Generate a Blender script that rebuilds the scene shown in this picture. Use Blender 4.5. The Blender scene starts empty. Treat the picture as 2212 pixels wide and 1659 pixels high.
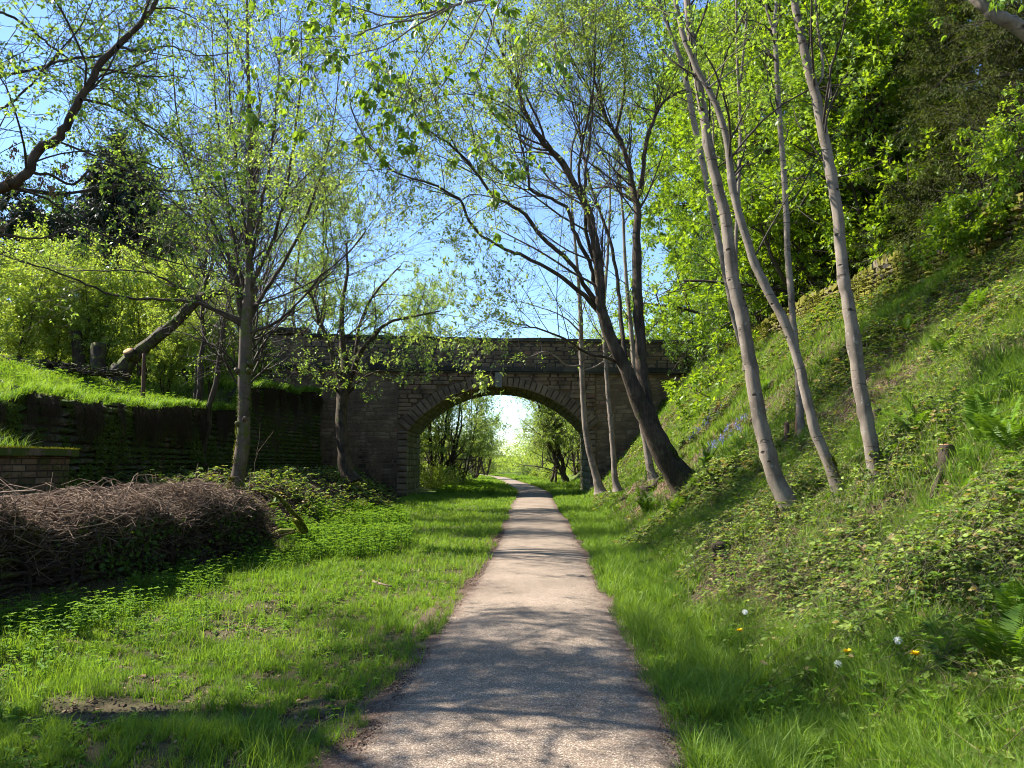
import bpy, math, random
import numpy as np
random.seed(7)
C = bpy.context.scene.collection
RNG = np.random.default_rng(11)
SC = bpy.context.scene

# ------------------------------------------------------------ camera frame (used to measure the place)
F = 1598.0; PITCH = math.atan((1000 - 829.5) / F); CH = 1.6
cp, sp = math.cos(PITCH), math.sin(PITCH)
def W(px, py, d):
    """the point at distance d along the path direction, seen at photo position px,py"""
    u = (px - 1106) / F; v = (829.5 - py) / F
    y = cp - v * sp; z = sp + v * cp
    return np.array([u * d / y, d, CH + z * d / y])

# ------------------------------------------------------------ noise
def vnoise(x, y, seed=0):
    x = np.asarray(x, float); y = np.asarray(y, float)
    xi = np.floor(x).astype(np.int64); yi = np.floor(y).astype(np.int64)
    fx = x - xi; fy = y - yi
    fx = fx * fx * (3 - 2 * fx); fy = fy * fy * (3 - 2 * fy)
    def h(a, b):
        n = (a * 374761393 + b * 668265263 + seed * 974634777) & 0x7fffffff
        n = ((n ^ (n >> 13)) * 1274126177) & 0x7fffffff
        n = (n ^ (n >> 16)) & 0xffff
        return n / 65535.0
    return (h(xi, yi) * (1 - fx) + h(xi + 1, yi) * fx) * (1 - fy) + (h(xi, yi + 1) * (1 - fx) + h(xi + 1, yi + 1) * fx) * fy
def fbm(x, y, seed=0, o=3):
    s = 0; a = .5; t = 0
    for i in range(o):
        s = s + a * vnoise(x, y, seed + i * 17); t += a; a *= .5; x = x * 2.03; y = y * 2.03
    return s / t
def ss(a, b, t):
    t = np.clip((t - a) / (b - a), 0, 1); return t * t * (3 - 2 * t)

# ------------------------------------------------------------ mesh building
class Geo:
    def __init__(s): s.v = []; s.f = []; s.n = 0; s.t = []; s.m = []; s.smooth = True
    def add(s, v, f, tint=None, mat=0):
        """v (N,3); f list/array of faces with equal size; tint scalar or per face"""
        v = np.asarray(v, np.float32).reshape(-1, 3); f = np.asarray(f, np.int64)
        if len(f) == 0: return s
        s.v.append(v); s.f.append(f + s.n); s.n += len(v)
        if tint is None: tint = .5
        s.t.append(np.broadcast_to(np.asarray(tint, np.float32), (len(f),)))
        s.m.append(np.full(len(f), mat, np.int32))
        return s
    def build(s, name, mats, parent=None, origin=None, smooth=None):
        me = bpy.data.meshes.new(name)
        if s.n:
            v = np.concatenate(s.v)
            org = None
            if origin is not None: org = np.asarray(origin, np.float32)
            elif parent is not None: org = np.array(parent['_o'], np.float32)
            if org is not None: v = v - org
            me.vertices.add(len(v)); me.vertices.foreach_set('co', v.ravel())
            loops = np.concatenate([f.ravel() for f in s.f]).astype(np.int32)
            starts = []; k = 0
            for f in s.f:
                starts.append(k + np.arange(len(f)) * f.shape[1]); k += f.size
            starts = np.concatenate(starts).astype(np.int32)
            me.loops.add(len(loops)); me.loops.foreach_set('vertex_index', loops)
            me.polygons.add(len(starts)); me.polygons.foreach_set('loop_start', starts)
            sm = s.smooth if smooth is None else smooth
            me.polygons.foreach_set('use_smooth', np.full(len(starts), sm, bool))
            if not isinstance(mats, (list, tuple)): mats = [mats]
            for m in mats: me.materials.append(m)
            me.polygons.foreach_set('material_index', np.concatenate(s.m))
            a = me.attributes.new('tint', 'FLOAT', 'FACE'); a.data.foreach_set('value', np.concatenate(s.t).astype(np.float32))
            me.update(calc_edges=True)
        o = bpy.data.objects.new(name, me); C.objects.link(o)
        if parent is not None: o.parent = parent
        if origin is not None: o.location = origin
        return o

def thing(name, label, cat, loc=(0, 0, 0), group=None):
    o = bpy.data.objects.new(name, None); C.objects.link(o); o.empty_display_size = .2
    o.location = [float(c) for c in loc]; o['_o'] = [float(c) for c in loc]
    o['label'] = label; o['category'] = cat
    if group: o['group'] = group
    return o
def tag(o, label, cat, group=None, kind=None):
    o['label'] = label; o['category'] = cat
    if group: o['group'] = group
    if kind: o['kind'] = kind
    return o

def norm(a): return a / (np.linalg.norm(a, axis=-1, keepdims=True) + 1e-9)

def tubes(g, P, R, sides=6, tint=None, mat=0, rough=0.0, cap=False, seed=0):
    """P (N,K,3) R (N,K): N tapering tubes"""
    P = np.asarray(P, float); R = np.asarray(R, float)
    if P.ndim == 2: P = P[None]; R = R[None]
    N, K, _ = P.shape
    T = norm(np.gradient(P, axis=1))
    m = np.abs(norm(P[:, -1] - P[:, 0]))
    ref = np.where(m[:, 2:3] > .6, np.array([[1., .13, .05]]), np.array([[.07, .11, 1.]]))[:, None, :]
    B = norm(np.cross(T, np.broadcast_to(ref, T.shape))); Nn = np.cross(B, T)
    a = np.arange(sides) * 2 * np.pi / sides
    rr = R[:, :, None]
    if rough > 0:
        r = np.random.default_rng(seed + 5)
        nz = r.random((N, K, sides)) - .5
        nz = (nz + np.roll(nz, 1, 2)) * .5
        lz = r.random((N, 1, sides)) - .5
        rr = rr * (1 + rough * nz + rough * 1.2 * lz)
    V = P[:, :, None, :] + rr[..., None] * (np.cos(a)[None, None, :, None] * B[:, :, None, :] + np.sin(a)[None, None, :, None] * Nn[:, :, None, :])
    idx = np.arange(N * K * sides).reshape(N, K, sides)
    q = np.stack([idx[:, :-1], np.roll(idx, -1, 2)[:, :-1], np.roll(idx, -1, 2)[:, 1:], idx[:, 1:]], -1)
    if tint is None: tt = .5
    else: tt = np.repeat(np.broadcast_to(np.asarray(tint, float), (N,)), (K - 1) * sides)
    V = V.reshape(-1, 3)
    g.add(V, q.reshape(-1, 4), tt, mat)
    if cap:
        base = g.n - len(V)
        for e, k in ((0, 0), (1, K - 1)):
            fs = idx[:, k] if k else idx[:, k, ::-1]
            g.f.append(fs + base); g.t.append(np.full(N, .5, np.float32)); g.m.append(np.full(N, mat, np.int32))
    return g

def leaves(g, pos, a, n, L, Wd, tint, kind='rhomb', mat=0, fold=.18):
    """leaf shaped faces at pos, pointing along a, facing n"""
    a = norm(a); s = norm(np.cross(a, n)); n = np.cross(s, a)
    L = np.broadcast_to(np.asarray(L, float), (len(pos),))[:, None]; Wd = np.broadcast_to(np.asarray(Wd, float), (len(pos),))[:, None]
    N = len(pos); i = np.arange(N)
    tint = np.broadcast_to(np.asarray(tint, float), (N,))
    if kind == 'rhomb':
        V = np.stack([pos, pos + a * L * .42 + s * Wd * .5 + n * L * .06, pos + a * L, pos + a * L * .42 - s * Wd * .5 + n * L * .06], 1)
        g.add(V.reshape(-1, 3), (i * 4)[:, None] + np.arange(4), tint, mat)
    elif kind == 'ovate':
        up = n * L * fold * .5
        V = np.stack([pos, pos + a * L * .22 + s * Wd * .42 + up, pos + a * L * .6 + s * Wd * .4 + up, pos + a * L - n * L * .12,
                      pos + a * L * .6 - s * Wd * .4 + up, pos + a * L * .22 - s * Wd * .42 + up], 1)
        k = (i * 6)[:, None]
        g.add(V.reshape(-1, 3), np.concatenate([k + np.array([0, 1, 2, 3]), k + np.array([0, 3, 4, 5])]), np.concatenate([tint, tint]), mat)
    elif kind == 'lobed':
        pts = [(0, 0), (.12, .42), (.38, .22), (.55, .52), (.62, .18), (1, 0), (.62, -.18), (.55, -.52), (.38, -.22), (.12, -.42)]
        V = np.stack([pos + a * L * p + s * Wd * q + n * L * .12 * (abs(q) - .2) for p, q in pts], 1)
        k = (i * 10)[:, None]
        fs = [(0, 1, 2, 9), (0, 9, 2, 8)]
        # fan: (0,1,2),(0,2,3,4),(0,4,5,6),(0,6,7,8),(0,8,9)
        quads = np.array([[0, 2, 3, 4], [0, 4, 5, 6], [0, 6, 7, 8]]); tris = np.array([[0, 1, 2], [0, 8, 9]])
        g.add(V.reshape(-1, 3), np.concatenate([k + q for q in quads]), np.tile(tint, 3), mat)
        b = g.n - len(V) * 10
        g.f.append(np.concatenate([k + q for q in tris]) + b); g.t.append(np.tile(tint, 2).astype(np.float32)); g.m.append(np.full(2 * N, mat, np.int32))
    return g

def blades(g, pos, h, w, lean, az, tint, mat=0, curl=.6):
    """grass blades: base pos, height h, width w, lean 0..1, azimuth az"""
    N = len(pos); d = np.stack([np.cos(az), np.sin(az), 0 * az], 1)
    fz = az + RNG.uniform(-1.5, 1.5, N) + 1.57
    s = np.stack([np.cos(fz), np.sin(fz), 0 * az], 1)
    up = np.array([0, 0, 1.])
    h = h[:, None]; w = w[:, None]; lean = lean[:, None]
    m1 = pos + up * h * .5 + d * h * lean * .25
    tp = pos + up * h * (1 - .35 * lean) + d * h * lean * (.55 + .45 * curl)
    V = np.stack([pos - s * w * .5, pos + s * w * .5, m1 + s * w * .42, m1 - s * w * .42, tp], 1).reshape(-1, 3)
    k = (np.arange(N) * 5)[:, None]
    g.add(V, k + np.array([0, 1, 2, 3]), tint, mat)
    b = g.n - N * 5
    g.f.append(k + np.array([3, 2, 4]) + b); g.t.append(np.broadcast_to(np.asarray(tint, np.float32), (N,))); g.m.append(np.full(N, mat, np.int32))
    return g

def spline(pts, n):
    """Catmull-Rom through rows of any width"""
    p = np.asarray(pts, float)
    if len(p) == 2: 
        t = np.linspace(0, 1, n)[:, None]; return p[0] * (1 - t) + p[1] * t
    q = np.concatenate([[2 * p[0] - p[1]], p, [2 * p[-1] - p[-2]]])
    m = len(p) - 1; T = np.linspace(0, m - 1e-6, n); i = T.astype(int); t = (T - i)[:, None]
    a, b, c, d = q[i], q[i + 1], q[i + 2], q[i + 3]
    return .5 * (2 * b + (c - a) * t + (2 * a - 5 * b + 4 * c - d) * t * t + (3 * b - 3 * c + d - a) * t ** 3)

def box(g, c, s, tint=.5, mat=0, rz=0.0):
    x, y, z = [k / 2 for k in s]
    v = np.array([[-x, -y, -z], [x, -y, -z], [x, y, -z], [-x, y, -z], [-x, -y, z], [x, -y, z], [x, y, z], [-x, y, z]])
    if rz:
        cc, s_ = math.cos(rz), math.sin(rz); v = v @ np.array([[cc, s_, 0], [-s_, cc, 0], [0, 0, 1]])
    g.add(v + np.asarray(c), [[0, 3, 2, 1], [4, 5, 6, 7], [0, 1, 5, 4], [1, 2, 6, 5], [2, 3, 7, 6], [3, 0, 4, 7]], tint, mat)

def stones(g, U0, U1, Z0, Z1, fn, bulge=.05, rough=.03, depth=.12, tint=None, G=5, seed=0, mat=0, skew=0.0):
    """rock-faced stones: rectangles U0..U1 x Z0..Z1 on a surface fn(u,z,n)->world points; n = out of the wall"""
    U0, U1, Z0, Z1 = map(lambda k: np.asarray(k, float), (U0, U1, Z0, Z1)); N = len(U0)
    r = np.random.default_rng(seed)
    e = np.linspace(0, 1, G); e = np.concatenate([[0.], [.07], e[1:-1], [.93], [1.]]) if G > 2 else e
    M = len(e)
    a, b = np.meshgrid(e, e, indexing='ij')
    u = U0[:, None, None] + (U1 - U0)[:, None, None] * a; z = Z0[:, None, None] + (Z1 - Z0)[:, None, None] * b
    if skew:
        sk = (r.random((N, 2, 2)) - .5) * skew
        co = ((1 - a) * (1 - b), a * (1 - b), (1 - a) * b, a * b)
        z = z + sum(c[None] * s_[:, None, None] for c, s_ in zip(co, (sk[:, 0, 0], sk[:, 1, 0], sk[:, 0, 1], sk[:, 1, 1])))
    edge = np.minimum(np.minimum(a, 1 - a), np.minimum(b, 1 - b))
    prof = np.where(edge <= 0, -depth, np.where(edge < .1, 0, 1))
    n = np.where(prof[None] < 0, -depth, bulge * prof[None] * (.5 + r.random((N, 1, 1))) + rough * prof[None] * (r.random((N, M, M)) - .4) + .3 * bulge * (r.random((N, 1, 1)) - .5))
    V = fn(u, z, n)
    idx = np.arange(N * M * M).reshape(N, M, M)
    q = np.stack([idx[:, :-1, :-1], idx[:, 1:, :-1], idx[:, 1:, 1:], idx[:, :-1, 1:]], -1).reshape(-1, 4)
    t = r.random(N) if tint is None else tint
    g.add(V.reshape(-1, 3), q, np.repeat(t, (M - 1) ** 2), mat)

def courses(u0, u1, z0, z1, h, wlo, whi, seed=0, gap=.012, hj=.25):
    """coursed stone rectangles"""
    r = np.random.default_rng(seed); o = []
    z = z0
    while z < z1 - .02:
        hh = min(h * (1 + hj * (r.random() - .5) * 2), z1 - z)
        u = u0 - r.random() * wlo
        while u < u1:
            w = r.uniform(wlo, whi)
            a, b = max(u, u0), min(u + w, u1)
            if b - a > .04: o.append((a + gap / 2, b - gap / 2, z + gap / 2, z + hh - gap / 2))
            u += w
        z += hh
    return np.array(o)
# ------------------------------------------------------------ materials
class NT:
    def __init__(s, name):
        s.m = bpy.data.materials.new(name); s.m.use_nodes = True; s.t = s.m.node_tree; s.t.nodes.clear()
        s.out = s.t.nodes.new('ShaderNodeOutputMaterial')
    def n(s, t, **k):
        o = s.t.nodes.new('ShaderNode' + t)
        for a, b in k.items():
            if a[0] == '_': setattr(o, a[1:], b)
            else: s.set(o, a, b)
        return o
    def set(s, o, key, b):
        key = int(key[1:]) if key[0] == 'i' and key[1:].isdigit() else key.replace('__', ' ')
        i = o.inputs[key]
        if isinstance(b, bpy.types.NodeSocket): s.t.links.new(b, i)
        elif isinstance(b, bpy.types.Node): s.t.links.new(b.outputs[0], i)
        else: i.default_value = b
    def noise(s, scale, detail=4, rough=.55, vec=None, dist=0):
        k = s.n('TexNoise', Scale=scale, Detail=detail, Roughness=rough, Distortion=dist)
        s.set(k, 'Vector', vec if vec is not None else s.pos()); return k.outputs[0]
    def pos(s):
        if not hasattr(s, '_p'): s._p = s.n('NewGeometry').outputs['Position']
        return s._p
    def tint(s): return s.n('Attribute', _attribute_name='tint').outputs['Fac']
    def ramp(s, fac, stops):
        r = s.n('ValToRGB'); e = r.color_ramp.elements
        while len(e) < len(stops): e.new(.5)
        for k, (p, c) in enumerate(stops): e[k].position = p; e[k].color = (*c, 1) if len(c) == 3 else c
        s.set(r, 'Fac', fac); return r.outputs[0]
    def mix(s, fac, a, b, mode='MIX'):
        m = s.n('Mix', _data_type='RGBA', _blend_type=mode)
        for i, v in ((0, fac), (6, a), (7, b)):
            if isinstance(v, bpy.types.NodeSocket): s.t.links.new(v, m.inputs[i])
            else: m.inputs[i].default_value = (*v, 1) if isinstance(v, tuple) and len(v) == 3 else v
        return m.outputs[2]
    def math(s, op, a, b=0.0, c=None):
        m = s.n('Math', _operation=op); s.set(m, 'i0', a); s.set(m, 'i1', b)
        if c is not None: s.set(m, 'i2', c)
        return m.outputs[0]
    def sep(s, v):
        return s.n('SeparateXYZ', Vector=v).outputs
    def bump(s, h, strength=.5, dist=.02):
        b = s.n('Bump', Strength=strength, Distance=dist); s.set(b, 'Height', h); return b.outputs[0]
    def pbr(s, col, rough=.8, spec=.3, nrm=None):
        p = s.n('BsdfPrincipled'); s.set(p, 'Base Color', (*col, 1) if isinstance(col, tuple) and len(col) == 3 else col)
        s.set(p, 'Roughness', rough); s.set(p, 'Specular IOR Level', spec)
        if nrm is not None: s.set(p, 'Normal', nrm)
        return p.outputs[0]
    def done(s, sh): s.t.links.new(sh, s.out.inputs[0]); return s.m

def leaf_mat(name, c1, c2, trans, ctrans=None, rough=.45, spec=.35, gray=None):
    k = NT(name); t = k.tint()
    st = [(0, c1), (1, c2)]
    if gray: st = [(0, c1), (.88, c2), (.9, gray), (1, gray)]
    col = k.ramp(t, st)
    big = k.noise(.6, 2)
    col = k.mix(k.math('MULTIPLY', big, .35), col, (c1[0] * .7, c1[1] * .8, c1[2] * .7))
    p = k.pbr(col, rough, spec)
    tc = k.mix(1.0, col, ctrans or (1.9, 1.75, .7), 'MULTIPLY')
    tr = k.n('BsdfTranslucent'); k.set(tr, 'Color', tc)
    m = k.n('MixShader', Fac=trans); k.set(m, 'i1', p); k.set(m, 'i2', tr.outputs[0])
    return k.done(m.outputs[0])

def bark_mat(name, ca, cb, moss=.0, mosscol=(.10, .13, .02), scale=1.0, bump=.5, rings=False, lichen=None):
    k = NT(name); P = k.pos()
    mp = k.n('Mapping', Scale=(1, 1, .22)); k.set(mp, 'Vector', P)
    n1 = k.noise(14 * scale, 6, .65, mp.outputs[0], .6); n2 = k.noise(3.2, 3, .5)
    col = k.ramp(n1, [(.3, ca), (.7, cb)])
    col = k.mix(k.ramp(n2, [(.45, (0, 0, 0)), (.62, (.6, .6, .6))]), col, tuple(c * .55 for c in ca))
    h = n1
    if rings:
        mp2 = k.n('Mapping', Scale=(.6, .6, 5)); k.set(mp2, 'Vector', P)
        r = k.noise(3.4, 6, .7, mp2.outputs[0], .8)
        rr = k.ramp(r, [(.34, (.38, .36, .34)), (.40, (1, 1, 1))])
        col = k.mix(1.0, col, rr, 'MULTIPLY'); h = k.math('ADD', k.math('MULTIPLY', n1, .4), rr)
    if lichen:
        vm = k.n('Mapping', Scale=(1, 1, 1.7)); k.set(vm, 'Vector', P)
        vo = k.n('TexVoronoi', Scale=3.6); k.set(vo, 'Vector', vm.outputs[0])
        kn = k.ramp(k.math('ADD', vo.outputs['Distance'], k.math('MULTIPLY', n1, .12)), [(.13, (0, 0, 0)), (.19, (1, 1, 1))])
        col = k.mix(kn, tuple(c * .28 for c in ca), col); h = k.math('ADD', h, kn)
        v = k.noise(22, 2, .5)
        col = k.mix(k.ramp(v, [(.64, (0, 0, 0)), (.68, (.75, .75, .75))]), col, lichen)
    if moss > 0:
        mn = k.noise(4.0, 5, .7)
        f = k.ramp(mn, [(.62 - moss * .35, (0, 0, 0)), (.72 - moss * .35, (1, 1, 1))])
        col = k.mix(f, col, mosscol); h = k.math('ADD', h, k.math('MULTIPLY', k.noise(60, 3), f))
    return k.done(k.pbr(col, .85, .2, k.bump(h, bump, .02)))

def stone_mat(name, stops, soot=.5, moss=0.0, bump=.6, low_dark=False, mosscol=(.055, .075, .015), fine=30):
    k = NT(name); t = k.tint()
    col = k.ramp(t, stops)
    n = k.noise(fine, 6, .7); m = k.noise(1.1, 4, .6, None, .4)
    col = k.mix(.75, col, k.ramp(n, [(.25, (.55, .55, .55)), (.75, (1.35, 1.35, 1.35))]), 'MULTIPLY')
    col = k.mix(k.math('MULTIPLY', k.ramp(m, [(.42, (0, 0, 0)), (.62, (1, 1, 1))]), soot), col, (.012, .011, .010))
    if low_dark:   # soot and damp streaks on the lower courses of the old bridge
        mp = k.n('Mapping', Scale=(1.2, 1.2, .16)); k.set(mp, 'Vector', k.pos())
        st = k.noise(1.6, 4, .6, mp.outputs[0])
        z = k.sep(k.pos())[2]
        zz = k.math('ADD', k.math('MULTIPLY', z, -.16), k.math('ADD', st, .22))
        col = k.mix(k.math('MULTIPLY', k.ramp(zz, [(.30, (0, 0, 0)), (.62, (1, 1, 1))]), .8), col, (.010, .010, .009))
        z2 = k.ramp(k.math('SUBTRACT', z, k.math('MULTIPLY', st, .5)), [(.0, (0, 0, 0)), (1, (1, 1, 1))])
    if moss > 0:
        mn = k.noise(2.3, 6, .7)
        col = k.mix(k.ramp(mn, [(.66 - moss * .3, (0, 0, 0)), (.74 - moss * .3, (1, 1, 1))]), col, mosscol)
    return k.done(k.pbr(col, .92, .15, k.bump(n, bump, .02)))

def plain(name, col, rough=.8, spec=.2, var=.3, scale=20, bump=.0):
    k = NT(name); n = k.noise(scale, 4, .6); t = k.tint()
    c = k.mix(var, col, k.ramp(n, [(.3, (.4, .4, .4)), (.7, (1.6, 1.6, 1.6))]), 'MULTIPLY')
    c = k.mix(.5, c, k.ramp(t, [(0, (.5, .5, .5)), (1, (1.5, 1.5, 1.5))]), 'MULTIPLY')
    return k.done(k.pbr(c, rough, spec, k.bump(n, bump, .02) if bump else None))

M = {}
M['leaf_pale'] = leaf_mat('pale spring leaf', (.13, .20, .045), (.34, .41, .11), .5, (1.6, 1.55, .65))
M['leaf_small'] = leaf_mat('small young leaf', (.12, .20, .04), (.27, .36, .08), .48, (1.5, 1.5, .6))
M['leaf_lime'] = leaf_mat('lime sycamore leaf', (.075, .155, .012), (.27, .39, .03), .52, (1.7, 1.5, .5))
M['leaf_mid'] = leaf_mat('mid green leaf', (.05, .11, .015), (.13, .22, .03), .42, (1.5, 1.4, .5))
M['leaf_bush'] = leaf_mat('bright shrub leaf', (.17, .25, .04), (.36, .44, .10), .5, (1.6, 1.5, .6))
M['leaf_dark'] = leaf_mat('dark conifer needle', (.012, .022, .012), (.030, .045, .022), .12, (1.2, 1.3, .7), .6)
M['leaf_yew'] = leaf_mat('yew needle', (.026, .04, .012), (.10, .115, .03), .3, (1.4, 1.4, .6), .8, .1)
M['leaf_near'] = leaf_mat('near broad leaf', (.11, .20, .02), (.22, .32, .05), .5, (1.4, 1.35, .5))
M['grass'] = leaf_mat('lawn grass', (.075, .16, .022), (.25, .35, .055), .45, (1.45, 1.45, .5), .55, .2)
M['grass_straw'] = leaf_mat('straw grass', (.22, .17, .08), (.40, .33, .18), .25, (1.1, 1.1, .8), .7, .2)
M['nettle'] = leaf_mat('nettle leaf', (.05, .13, .015), (.17, .30, .03), .42, (1.6, 1.4, .5), .65, .12)
M['bramble'] = leaf_mat('bramble leaf', (.055, .115, .018), (.27, .35, .06), .38, (1.4, 1.3, .5), .55, .25, (.30, .22, .09))
M['litter'] = leaf_mat('dead leaf', (.10, .055, .028), (.30, .20, .12), .12, (1.1, 1., .8), .8, .15)
M['fern'] = leaf_mat('fern', (.08, .17, .015), (.18, .30, .03), .42, (1.4, 1.3, .5))
M['moss'] = leaf_mat('moss', (.07, .08, .01), (.22, .22, .03), .2, (1.2, 1.2, .5), .9, .1)
M['moss_dark'] = leaf_mat('dark moss', (.045, .07, .010), (.12, .16, .025), .15, (1.2, 1.2, .5), .9, .1)
M['twig'] = plain('dry twig', (.20, .138, .096), .85, .15, .6, 30)
M['cane'] = plain('bramble cane', (.085, .075, .035), .7, .2, .5, 20)
M['twig_dark'] = plain('dark twig', (.05, .035, .025), .85, .15, .3, 20)
M['branch'] = plain('thin branch', (.055, .042, .034), .8, .2, .3, 12)
M['bark_grey'] = bark_mat('smooth grey brown bark', (.13, .102, .078), (.25, .205, .160), .0, scale=.9, bump=.6, rings=True, lichen=(.24, .22, .18))
M['bark_mossy'] = bark_mat('grey bark with moss', (.075, .053, .037), (.15, .112, .08), .34, (.075, .085, .015), scale=.6, bump=.4, rings=True)
M['bark_dark'] = bark_mat('dark ridged bark', (.028, .020, .014), (.105, .075, .052), .12, (.05, .06, .015), 1.3, 1.0)
M['bark_fallen'] = bark_mat('old leaning bark', (.026, .019, .014), (.075, .053, .037), .34, (.085, .095, .02), 1.2, 1.0)
M['mossy_log'] = bark_mat('mossed log', (.08, .06, .03), (.17, .12, .06), 1.1, (.17, .18, .025), 1.2, 1.0)
M['sawn'] = plain('sawn wood', (.42, .24, .11), .8, .15, .3, 25)
M['post'] = plain('weathered post', (.09, .055, .04), .9, .1, .5, 25, .3)
M['bridge'] = stone_mat('bridge gritstone', [(0, (.15, .098, .06)), (.35, (.18, .120, .073)), (.7, (.205, .14, .087)), (.93, (.235, .165, .105)), (1, (.22, .11, .078))], .5, .0, .6, True)
M['bridge_trim'] = stone_mat('bridge dressed stone', [(0, (.15, .105, .068)), (1, (.19, .135, .09))], .5, 0, .35, False)
M['bridge_sooty'] = stone_mat('bridge string stone', [(0, (.035, .032, .028)), (1, (.085, .075, .06))], .5, .12, .4)
M['soffit'] = stone_mat('arch lining stone', [(0, (.13, .12, .06)), (1, (.26, .24, .13))], .35, .5, .5, False, (.12, .13, .04))
M['keystone'] = stone_mat('keystone', [(0, (.15, .14, .12)), (1, (.20, .185, .16))], .2, 0, .3)
M['joint'] = plain('weathered joint', (.12, .08, .052), .95, .1, .4, 20, .3)
M['mortar'] = plain('dark mortar', (.05, .042, .035), .95, .1, .4, 20, .3)
M['drystone'] = stone_mat('mossed dry stone', [(0, (.06, .052, .035)), (1, (.17, .14, .095))], .4, .8, .7, False, (.05, .075, .015))
M['cream_stone'] = stone_mat('lichened wall stone', [(0, (.09, .07, .04)), (.6, (.17, .135, .08)), (1, (.25, .205, .135))], .4, .85, .7, False, (.14, .13, .02))
M['brickwork'] = stone_mat('old platform brick', [(0, (.10, .07, .045)), (.8, (.19, .14, .085)), (1, (.24, .19, .12))], .35, .6, .5, False, (.055, .065, .02))
M['yellow'] = plain('dandelion yellow', (.85, .60, .01), .6, .2, .1)
M['clock'] = plain('dandelion seed white', (.75, .75, .72), .8, .1, .1)
M['blue'] = leaf_mat('bluebell', (.16, .18, .55), (.25, .28, .65), .3, (1, 1, 1))
M['white'] = plain('white painted rail', (.75, .75, .72), .5, .3, .1)
M['metal'] = plain('galvanised wire', (.30, .30, .29), .5, .5, .1)

def ground_mat():
    k = NT('woodland soil and litter')
    n1 = k.noise(45, 6, .7); n2 = k.noise(1.3, 4, .6); n3 = k.noise(9, 5, .65)
    soil = k.ramp(n1, [(.3, (.022, .015, .010)), (.55, (.07, .048, .032)), (.75, (.17, .12, .08))])
    litter = k.ramp(n3, [(.3, (.05, .035, .02)), (.7, (.16, .115, .07))])
    c = k.mix(n2, soil, litter)
    g = k.ramp(k.noise(24, 5, .7), [(.3, (.03, .06, .01)), (.7, (.12, .19, .025))])
    att = k.n('Attribute', _attribute_name='cover').outputs['Fac']
    f = k.math('MULTIPLY', att, k.ramp(k.noise(2.2, 5, .6), [(.3, (.35, .35, .35)), (.6, (1, 1, 1))]))
    c = k.mix(f, c, g)
    return k.done(k.pbr(c, .95, .1, k.bump(k.math('ADD', n1, n3), .8, .03)))
def path_mat():
    k = NT('rolled fine gravel')
    v = k.n('TexVoronoi', Scale=150); k.set(v, 'Vector', k.pos())
    vc = k.sep(v.outputs['Color'])[0]
    g = k.ramp(vc, [(0, (.085, .064, .047)), (.4, (.195, .149, .112)), (.8, (.275, .214, .163)), (1, (.52, .44, .35))])
    n2 = k.noise(.9, 6, .65); n3 = k.noise(320, 2, .6)
    c = k.mix(.6, g, k.ramp(n2, [(.35, (.66, .62, .58)), (.62, (1.2, 1.17, 1.13))]), 'MULTIPLY')
    c = k.mix(.5, c, k.ramp(n3, [(.3, (.55, .55, .55)), (.7, (1.4, 1.4, 1.4))]), 'MULTIPLY')
    # crumbled dark soil worked in along the edges
    ed = k.n('Attribute', _attribute_name='edge').outputs['Fac']
    en = k.math('ADD', ed, k.math('MULTIPLY', k.math('SUBTRACT', k.noise(5, 6, .75), .5), .75))
    f = k.ramp(en, [(.58, (0, 0, 0)), (.82, (1, 1, 1))])
    soil = k.ramp(k.noise(70, 5, .75), [(.35, (.035, .022, .016)), (.55, (.10, .060, .042)), (.72, (.25, .17, .12))])
    c = k.mix(f, c, soil)
    return k.done(k.pbr(c, .9, .2, k.bump(k.math('ADD', vc, k.math('MULTIPLY', n3, .6)), .5, .006)))
M['ground'] = ground_mat(); M['path'] = path_mat()
# ------------------------------------------------------------ the lie of the land
_py = [2, 3.87, 5.1, 7.3, 12.5, 19, 26.9, 36, 40.6, 50, 65.6, 82, 110, 160]
_px = [-.05, -.03, .07, .19, .44, .66, .78, 1.05, 1.18, .78, -.25, -1.4, -6, -22]
_ys = np.linspace(-12, 160, 700)
_s = np.interp(_ys, [-12] + _py, [-.1] + _px)
_k = np.hanning(41); _k /= _k.sum()
_sm = np.convolve(np.pad(_s, 20, 'edge'), _k, 'valid')
def pathx(y): return np.interp(y, _ys, _sm)
HW = .90
def wallL(y): return np.interp(y, [0, 11.7, 15, 27, 36.4, 42], [9.1, 8.9, 8.9, 10.0, 9.3, 9.3])
def wallT(y): return np.interp(y, [0, 11.7, 15, 26.3, 27.6, 30, 36.4], [2.55, 2.75, 2.85, 3.5, 4.45, 4.75, 4.95]) + .42 * (fbm(y * .8, 0 * y, 140) - .5) + .22 * (fbm(y * 2.7, 0 * y, 141) - .5)
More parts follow.
